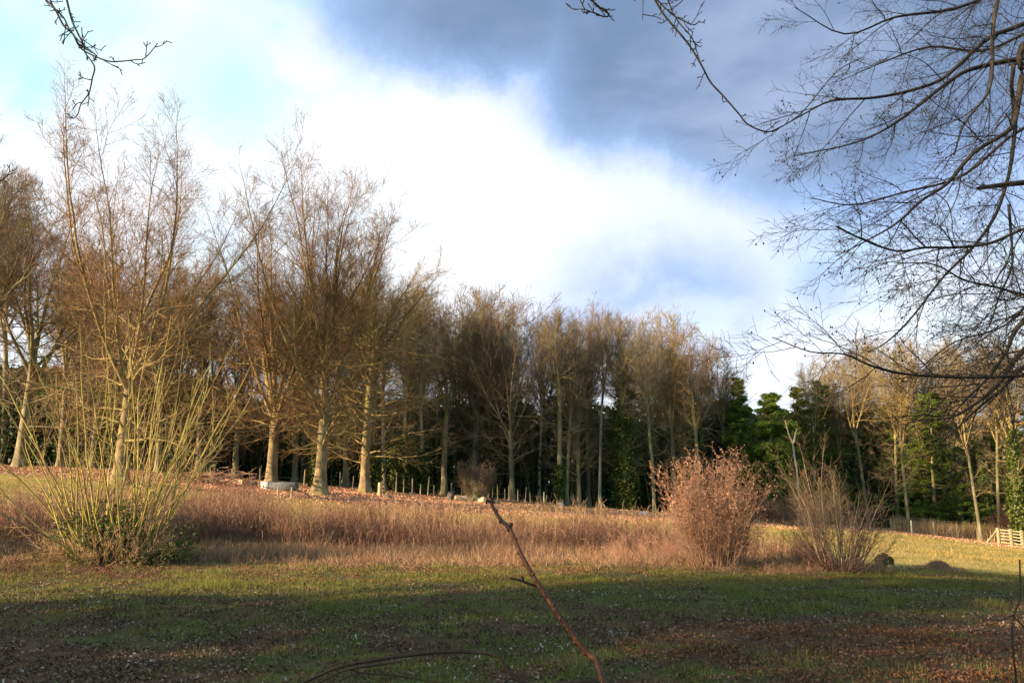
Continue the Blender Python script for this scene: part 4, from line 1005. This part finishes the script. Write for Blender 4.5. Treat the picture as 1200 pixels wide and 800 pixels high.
# brush heap at left
rng = np.random.default_rng(31); g = G(228, 45); mb = MB(); n = 260
st = rng.normal(size=(n, 3))*np.array([1.3, .6, .18])+np.array([0, 0, .25]); st[:, 2] = np.abs(st[:, 2]); dr = rng.normal(size=(n, 3))*np.array([1, 1, .35])
mb.tubes(grow(st, dr, .5+rng.random(n)*1.2, 4, .12, 0, rng), taper(.01+.02*rng.random(n), 4, .4), 4)
tag(mb.build('brush_heap', [M['brown_stem']], loc=g), 'heap of cut brushwood left of the log heap', 'brushwood')
# mossy stump and grassy mound right of the whitish shrub
g = G(1037, 21.2); t = thing('mossy_stump', 'mossy round stump with pale cut face right of the whitish shrub', 'stump', g)
mb = MB(); mb.lump((0, 0, .08), (.20, .18, .20), 12, rough=.5); mb.build('bole', M['log'], t)
mb = MB(); n = 2600; c = nrmv(rng.normal(size=(n, 3)))*np.array([.22, .20, .24])*(.75+.4*rng.random((n, 1)))+np.array([0, 0, .12]); c = c[(c[:, 2] > .10)&(fbm(c[:, 0], c[:, 1]+c[:, 2], .12, 4) > .42)]
mb.cards(c, .05*(.5+rng.random(len(c))), .7, 0, rng=rng); mb.build('moss_cover', M['ivy'], t)
mb = MB(); mb.tubes(np.array([[.02, -.15, .05], [.02, -.20, .045]]), np.array([.07, .065]), 10, cap=True); mb.build('cut_face', M['cut'], t)
g = G(1099, 21.8); mb = MB(); mb.lump((0, 0, -.02), (.19, .16, .17), 15, rough=.9, n=26); mb.lump((-.2, 0, -.05), (.2, .16, .12), 16, rough=.9)
t = thing('earth_mound', 'dark brown earthy mound with grass tufts farther right in the meadow', 'mound', g)
mb.build('earth', M['earth'], t)
mb = MB(); n = 4200; x = rng.normal(size=n)*.36-.1; y = rng.normal(size=n)*.30; z = .20*np.exp(-(x/.26)**2-(y/.2)**2)-.05
mb.blades(np.stack([x, y, z], 1), .05+.14*rng.random(n), .006+.006*rng.random(n), .6, 0, rng, segs=2); mb.build('grass_tuft', M['straw'], t)
# bleached snag among the conifers
gs = G(934, 60); t = thing('dead_snag', 'bleached forked dead trunk standing before the green conifers', 'tree', gs)
pp = [P(x_, y_, 60)-gs for x_, y_ in ((936, 615), (936, 580), (934, 552), (931, 535), (929, 520), (924, 508), (920, 492))]
mb = MB(); mb.tubes(np.array(pp), np.array([.075, .07, .07, .065, .06, .045, .025]), 8); mb.build('trunk', M['snag'], t)
pp = [P(x_, y_, 60)-gs for x_, y_ in ((929.5, 519), (931, 515), (932, 508), (934, 502))]
mb = MB(); mb.tubes(np.array(pp), np.array([.08, .07, .05, .02]), 6); mb.build('branch', M['snag'], t)

# ------------------------------------------------------------------ overhanging branches near the camera
def smooth_line(p, m=4):
    p = np.asarray(p, float); q = np.vstack([2*p[0]-p[1], p, 2*p[-1]-p[-2]]); out = []
    for i in range(1, len(q)-2):
        for t_ in np.arange(m)/m:
            a, b, c, d = q[i-1], q[i], q[i+1], q[i+2]
            out.append(.5*((2*b)+(-a+c)*t_+(2*a-5*b+4*c-d)*t_**2+(-a+3*b-3*c+d)*t_**3))
    out.append(p[-1]); return np.array(out)
def traced(mb, pxs, d0, d1, w0, w1, mi=0, head=None, sides=6):
    """a branch at its own distance: pxs in photo pixels, distance runs d0..d1, width in pixels"""
    n = len(pxs); pts = np.array([P(x, y, d0+(d1-d0)*i/(n-1)) for i, (x, y) in enumerate(pxs)])
    rad = np.array([(w0+(w1-w0)*i/(n-1))/FPX*(d0+(d1-d0)*i/(n-1))/2 for i in range(n)])
    if head is not None: pts = np.vstack([[head[:3]], pts]); rad = np.concatenate([[head[3]], rad])
    q = smooth_line(np.column_stack([pts, rad]), 4); mb.tubes(q[:, :3], np.maximum(q[:, 3], .0006), sides, mi)
    return q
def twiggery(mb, q, rng, k1, l1, k2, k3, tw, pull, t0=.15, mi=1, buds=None, a=(25, 60)):
    L = resample(q, 20); pts = L[None, :, :3]; R = L[None, :, 3]
    s, d, rd, t, _ = kids(pts, R, k1, t0, 1, a[0], a[1], rng, rr=.55)
    ln = l1*(.5+.8*rng.random(len(s)))*(1.1-.5*t); A = grow(s, d, ln, 8, .09, .07, rng, up=pull); RA = taper(np.clip(rd, tw*1.3, tw*3), 8, .35); mb.tubes(A, RA, 4, mi)
    s, d, rd, t, par = kids(A, RA, k2, .15, 1, 25, 55, rng, rr=.7); l2 = ln[par]*.45*(1.1-.5*t)
    B = grow(s, d, l2, 6, .10, .06, rng, up=pull); mb.tubes(B, taper(np.full(len(s), tw), 6, .5), 3, mi)
    ends = [A[:, -1], B[:, -1]]
    if k3:
        s, d, rd, t, par = kids(B, taper(np.full(len(B), tw), 6, .5), k3, .2, 1, 25, 55, rng, rr=.7); l3 = l2[par]*.5
        D = grow(s, d, l3, 4, .12, .05, rng, up=pull); mb.tubes(D, taper(np.full(len(s), tw*.8), 4, .6), 3, mi); ends.append(D[:, -1])
    return np.concatenate(ends)
def resample(q, n):
    s = np.concatenate([[0], np.cumsum(np.linalg.norm(np.diff(q[:, :3], axis=0), axis=1))]); u = np.linspace(0, s[-1], n)
    return np.stack([np.interp(u, s, q[:, c]) for c in range(4)], 1)
def buds_on(mb, ends, rng, frac, size, mi):
    e = ends[rng.random(len(ends)) < frac]
    for p_ in e: mb.lump(p_, (size, size, size*1.5), int(rng.integers(1e6)), mi, .1, 6)

RB = np.array([8.6, 9.2, 0.]); RB[2] = float(gz(RB[0], RB[1]))
tR = thing('overhanging_beech', 'dark bare beech just beyond the right edge whose drooping branches fill the upper right', 'tree', RB)
rng = np.random.default_rng(88)
trunk_line = np.array([[0, 0, -.3], [0, 0, .4], [.05, 0, 2], [0, .1, 4.5], [-.1, 0, 7], [0, 0, 10], [.2, 0, 14]], float)
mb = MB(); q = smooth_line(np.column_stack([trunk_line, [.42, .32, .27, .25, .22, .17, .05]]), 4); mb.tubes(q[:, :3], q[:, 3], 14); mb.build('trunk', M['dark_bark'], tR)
limbs = [
 ([(1215, -60), (1175, -20), (1169, 0), (1163, 40), (1163, 80), (1157, 110), (1130, 145), (1118, 182)], 8.2, 7.4, 7, 2, 9.0),
 ([(1260, -5), (1200, 28), (1160, 44), (1125, 75), (1100, 95), (1060, 108), (1020, 115), (975, 118), (940, 135), (905, 155)], 8.6, 7.2, 7, 1.5, 7.8),
 ([(1270, 55), (1200, 68), (1150, 78), (1120, 90), (1075, 125), (1040, 150), (1000, 168), (930, 183)], 8.4, 7.0, 8, 1.2, 7.2),
 ([(1215, 40), (1198, 90), (1193, 120), (1188, 145), (1175, 158), (1140, 180), (1110, 215), (1080, 235), (1050, 262), (1010, 285), (980, 300)], 7.8, 6.8, 9, 1.2, 8.0),
 ([(1205, 60), (1190, 150), (1185, 190), (1178, 220), (1165, 255), (1140, 290), (1105, 325), (1070, 370), (1040, 400), (1018, 412)], 8.6, 7.4, 6, 1.2, 7.0),
 ([(1280, 240), (1200, 268), (1160, 285), (1120, 290), (1085, 290), (1050, 294), (1010, 280), (980, 265)], 7.4, 6.4, 4.5, 2, 5.6),
 ([(1085, 290), (1070, 275), (1057, 260)], 6.9, 6.8, 2.5, 1.5, None),
 ([(1290, 360), (1200, 345), (1170, 337), (1130, 328), (1095, 310), (1050, 308)], 7.6, 6.8, 4, 1.2, 5.0),
 ([(1290, 205), (1200, 214), (1165, 218), (1146, 221)], 8.2, 7.8, 8, 5, 6.0),
 ([(1182, 240), (1186, 290), (1185, 315), (1170, 350), (1160, 380), (1145, 402)], 7.6, 7.2, 3.5, 1, None),
 ([(1290, 300), (1200, 375), (1180, 410), (1160, 440), (1130, 470), (1105, 500)], 8.8, 7.6, 7, 1.2, 4.9),
 ([(1300, 436), (1200, 440), (1130, 442), (1060, 438), (1020, 428), (990, 415), (950, 412), (905, 395)], 8.0, 6.6, 5, 1, 3.9),
 ([(1300, 330), (1200, 410), (1170, 450), (1140, 475), (1110, 490), (1060, 492)], 9.2, 8.0, 7, 1.2, 4.6),
 ([(1300, 370), (1200, 430), (1175, 455), (1150, 475), (1100, 522)], 9.6, 8.2, 6, 1.2, 4.4),
 ([(1300, 120), (1200, 150), (1130, 205), (1060, 225), (1000, 240), (950, 232)], 9.4, 8.6, 5, 1, 7.0),
 ([(1290, -40), (1200, -20), (1120, 10), (1050, 20), (990, 40), (930, 8)], 9.0, 8.0, 6, 1, 8.4),
 ([(1260, 10), (1200, 40), (1150, 60), (1090, 55), (1030, 75), (985, 95)], 9.8, 9.0, 5, 1, 8.2),
 ([(1290, 300), (1230, 330), (1180, 380), (1120, 400), (1080, 430)], 9.6, 8.8, 4, 1, 5.2),
]
pull = np.array([-.55, -.05, -.35])
for i, (pl, da, db, w0, w1, hz) in enumerate(limbs):
    mb = MB(); head = None
    if hz is not None: head = (RB[0]-.05, RB[1], hz+.2, .065)
    q = traced(mb, pl, da, db, w0, w1, 0, head); q = q[4:] if head is not None else q
    heavy = len(pl) > 4
    ends = twiggery(mb, q, rng, 18 if heavy else 3, 1.05 if heavy else .3, 7, 5 if heavy else 0, .0024, pull, t0=.12)
    buds_on(mb, ends, rng, .07, .008, 1)
    for v_ in mb.v: v_ -= RB
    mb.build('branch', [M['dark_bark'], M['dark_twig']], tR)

# the tree overhead, behind the camera, whose twigs hang into the top of the view
OB = np.array([1.2, -3.2, float(gz(1.2, -3.2))])
tO = thing('overhead_tree', 'tree overhead whose knobbly dark twigs hang into the top left and top centre', 'tree', OB)
mb = MB(); tl = np.array([[0, 0, -.3], [0, 0, .4], [.1, 0, 2.5], [0, .2, 5], [0, .3, 8], [.2, .2, 12]]); q = smooth_line(np.column_stack([tl, [.40, .30, .24, .2, .15, .04]]), 4); mb.tubes(q[:, :3], q[:, 3], 14); mb.build('trunk', M['dark_bark'], tO)
def f5(l): return [(20+x/5.333, y/5.333) for x, y in l]
def f4(l): return [(660+x/4, y/4) for x, y in l]
hang = [
 (f5([(60, -300), (120, -80), (180, 0), (235, 55), (290, 160), (350, 215), (395, 300), (480, 350), (570, 383), (640, 385), (735, 375), (800, 363), (880, 270)]), 4.2, 4.0, 3.2, 1.2, (0.9, -3.0, 6.3)),
 (f5([(230, -300), (280, -100), (310, 0), (340, 120), (375, 200), (415, 280), (425, 330), (483, 415), (470, 490), (450, 580), (400, 650), (380, 715), (350, 740), (305, 730)]), 4.0, 3.9, 3.0, 1.0, (1.0, -3.0, 6.6)),
 (f5([(130, -280), (170, -100), (205, 0), (240, 60), (290, 110), (330, 190), (380, 250), (430, 295), (500, 350)]), 4.1, 4.05, 2.6, 1.6, (0.9, -2.9, 6.0)),
 (f4([(250, -300), (370, -110), (430, 0), (480, 80), (585, 205), (650, 310), (690, 385), (745, 445), (820, 530), (865, 583), (950, 618), (1010, 600), (1080, 560), (1140, 505), (1200, 430), (1290, 330), (1400, 270)]), 4.4, 4.8, 2.8, 1.3, (1.3, -2.9, 6.4)),
 (f4([(300, -260), (380, -90), (440, 0), (520, 75), (570, 100), (610, 118), (640, 100)]), 4.5, 4.5, 2.4, 1.4, (1.3, -2.9, 6.1)),
 (f4([(420, -260), (450, -90), (490, 0), (530, 90), (605, 180), (625, 240), (645, 300)]), 4.6, 4.5, 2.0, 1.2, (1.35, -2.9, 6.7)),
 (f4([(-60, -200), (60, -60), (130, 0), (175, 40), (215, 68), (195, 80), (140, 60), (95, 45), (50, 45)]), 3.6, 3.6, 3.4, 1.2, (1.1, -2.9, 5.7)),
 (f4([(350, -150), (378, -30), (375, 0), (372, 95)]), 3.9, 3.9, 1.2, .8, (1.3, -2.9, 5.9)),
 ([(-60, 205), (-20, 215), (0, 212), (10, 205), (17, 202)], 4.4, 4.4, 1.8, 1.0, (0.5, -2.6, 5.0)),
]
for pl, da, db, w0, w1, hd in hang:
    mb = MB(); tr0 = np.array([OB[0], OB[1]+.1, hd[2]])
    q = traced(mb, pl, da, db, w0, w1, 0, None)
    f = q[0, :3]; mid = (tr0+f)/2+np.array([0, 0, 1.2]); hq = smooth_line(np.array([[*tr0, .05], [*mid, .03], [*f, q[0, 3]]]), 6); mb.tubes(hq[:, :3], hq[:, 3], 6, 0)
    # stubby spurs
    L = resample(q[6:] if len(q) > 20 else q, 24); s, d, rd, tt, _ = kids(L[None, :, :3], L[None, :, 3], 12 if len(pl) > 5 else 3, .1, .98, 30, 70, rng, rr=.5)
    ln = .03+.11*rng.random(len(s))**1.5; A = grow(s, d, ln, 4, .15, .12, rng); mb.tubes(A, taper(np.full(len(s), .0032), 4, .7), 4, 0)
    s, d, rd, tt, par = kids(A, taper(np.full(len(A), .003), 4, .7), 2, .3, 1, 30, 60, rng); B = grow(s, d, ln[par]*.35, 2, .1, .1, rng); mb.tubes(B, taper(np.full(len(s), .0026), 2, 1.1), 4, 0)
    for v_ in mb.v: v_ -= OB
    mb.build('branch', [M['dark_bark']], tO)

# broken branch standing up out of debris in the foreground, with arching stems
GB = np.array([*P(700, 800, 3.2)[:2], 0.]); GB[2] = float(gz(GB[0], GB[1]))
t = thing('broken_branch', 'broken orange-brown branch pointing up in the near foreground with arching dark stems', 'branch', GB)
mb = MB(); q = traced(mb, [(575, 588), (580, 598), (588, 610), (597, 618), (603, 632), (612, 652), (628, 680), (645, 705), (665, 735), (690, 766), (700, 772)], 3.5, 3.25, 3.8, 7.5, 0)
q2 = traced(mb, [(699, 770), (703, 785), (707, 803), (712, 860), (716, 960), (720, 1100)], 3.25, 3.15, 8, 10, 0)
for v_ in mb.v: v_ -= GB
rs = np.random.default_rng(3)
L = resample(np.vstack([q]), 16)
for i_ in range(1, 15):
    o_ = rs.normal(size=3); o_ = o_/np.linalg.norm(o_)*L[i_, 3]*.7
    mb.lump(L[i_, :3]+o_-GB, (L[i_, 3]*.8, L[i_, 3]*.8, L[i_, 3]*1.2), i_, 0, .3, 8)
mb.build('stem', [M['orange_stick']], t)
mb = MB(); 
for l_ in ([(575, 588), (571, 586), (570, 590)], [(578, 590), (577, 585), (576, 583)], [(597, 618), (600, 614), (598, 613)], [(632, 687), (618, 683), (611, 680), (603, 678), (597, 677)], [(612, 681), (613, 677), (611, 675)]):
    traced(mb, l_, 3.4, 3.4, 3.6, 2.4, 0)
for v_ in mb.v: v_ -= GB
mb.build('side_twigs', M['dark_bark'], t)
mb = MB()
for l_, w0, w1 in (([(330, 812), (365, 795), (400, 780), (440, 773), (480, 767), (530, 763), (577, 766), (590, 778), (600, 790), (625, 803), (690, 798), (706, 806)], 3.5, 5.5),
                   ([(362, 806), (400, 786), (430, 780), (470, 774)], 2.5, 3), ([(365, 758), (395, 772), (420, 787), (470, 791), (520, 800), (600, 806)], 1.2, 3), ([(420, 787), (410, 803)], 2, 1.5)):
    traced(mb, l_, 3.3, 3.2, w0, w1, 0)
for v_ in mb.v: v_ -= GB
mb.build('arching_stems', M['dark_bark'], t)
# thin bramble loop at the right edge
g = G(1192, 8.5); mb = MB()
for l_, w0, w1 in (([(1195, 655), (1195, 700), (1190, 715), (1186, 735), (1188, 770), (1195, 830)], 1.8, 2.4), ([(1188, 720), (1172, 726), (1160, 725), (1148, 722)], 1.8, 1), ([(1188, 722), (1200, 735), (1215, 760)], 1.8, 1.5)):
    traced(mb, l_, 7.0, 7.0, w0, w1)
g = P(1195, 830, 7.0); 
for v_ in mb.v: v_ -= g
o = mb.build('bramble', M['dark_bark'], loc=g); tag(o, 'thin dark looping bramble stem at the right edge in the foreground', 'bramble')

# ------------------------------------------------------------------ trees left of and behind the camera: they cast the long shade over the foreground
def shade_tree(seed, x, y, H, R, lab, n=16000):
    Tk, Cr = conifer_meshes(seed, H, R, n, .42, levels=60, pw=.45, base=.04)
    t = thing('evergreen_tree', lab, 'tree', (x, y, float(gz(x, y))), 0, 'evergreens beside the viewer out of frame'); Tk.build('trunk', M['wood_bark'], t); Cr.build('crown', [M['wood_bark'], M['holly']], t); return t
SH = 'unseen dark evergreen shading the foreground from the left'
e0 = shade_tree(301, -32, -2.0, 21, 3.6, SH); e1 = shade_tree(302, -33, -13.5, 22, 4.0, SH)
note_kids(); rg = random.Random(4)
for i, (x, y, s) in enumerate([(-32, -20, 1.0), (-34, -26, 1.05), (-31, -32, 1.0), (-40, -6.4, 1.05), (-41, -18, 1.05), (-40, -26, 1.1), (-33, -8.6, .54), (-32, -6.0, .50)]):  # the last two are low fillers added to narrow the sunlit gap
    o = copy_tree((e0, e1)[i % 2]); o.location = (x, y, float(gz(x, y))); o.scale = (s, s, s); o.rotation_euler = (0, 0, rg.uniform(0, 6))
for x, y, k in ((-35, -9.2, 0), (-30, 0.4, 2), (-38, -9.6, 1)):
    put_tree(k, 0, 0, None, 'bare tree out of frame to the left', 'bare trees beside the viewer out of frame', at=(x, y, float(gz(x, y))), rng=rg)
# a low evergreen bush added off frame to shade the weeds at the left edge
Tk, Cr = conifer_meshes(311, 3.8, 1.8, 9000, .14, levels=40, pw=.4, base=.02)
t = thing('shade_bush', 'low unseen bush added outside the left edge to shade the weeds', 'shrub', (-18.5, 17.4, float(gz(-18.5, 17.4)))); Tk.build('trunk', M['wood_bark'], t); Cr.build('crown', [M['wood_bark'], M['holly']], t)

Tk, Cr = conifer_meshes(312, 3.2, 1.7, 9000, .14, levels=40, pw=.35, base=.02)  # unseen bush added to shade the near left foreground
t = thing('shade_bush', 'low unseen bush added on the left to shade the near turf', 'shrub', (-14.5, 9.0, float(gz(-14.5, 9.0)))); Tk.build('trunk', M['wood_bark'], t); Cr.build('crown', [M['wood_bark'], M['holly']], t)
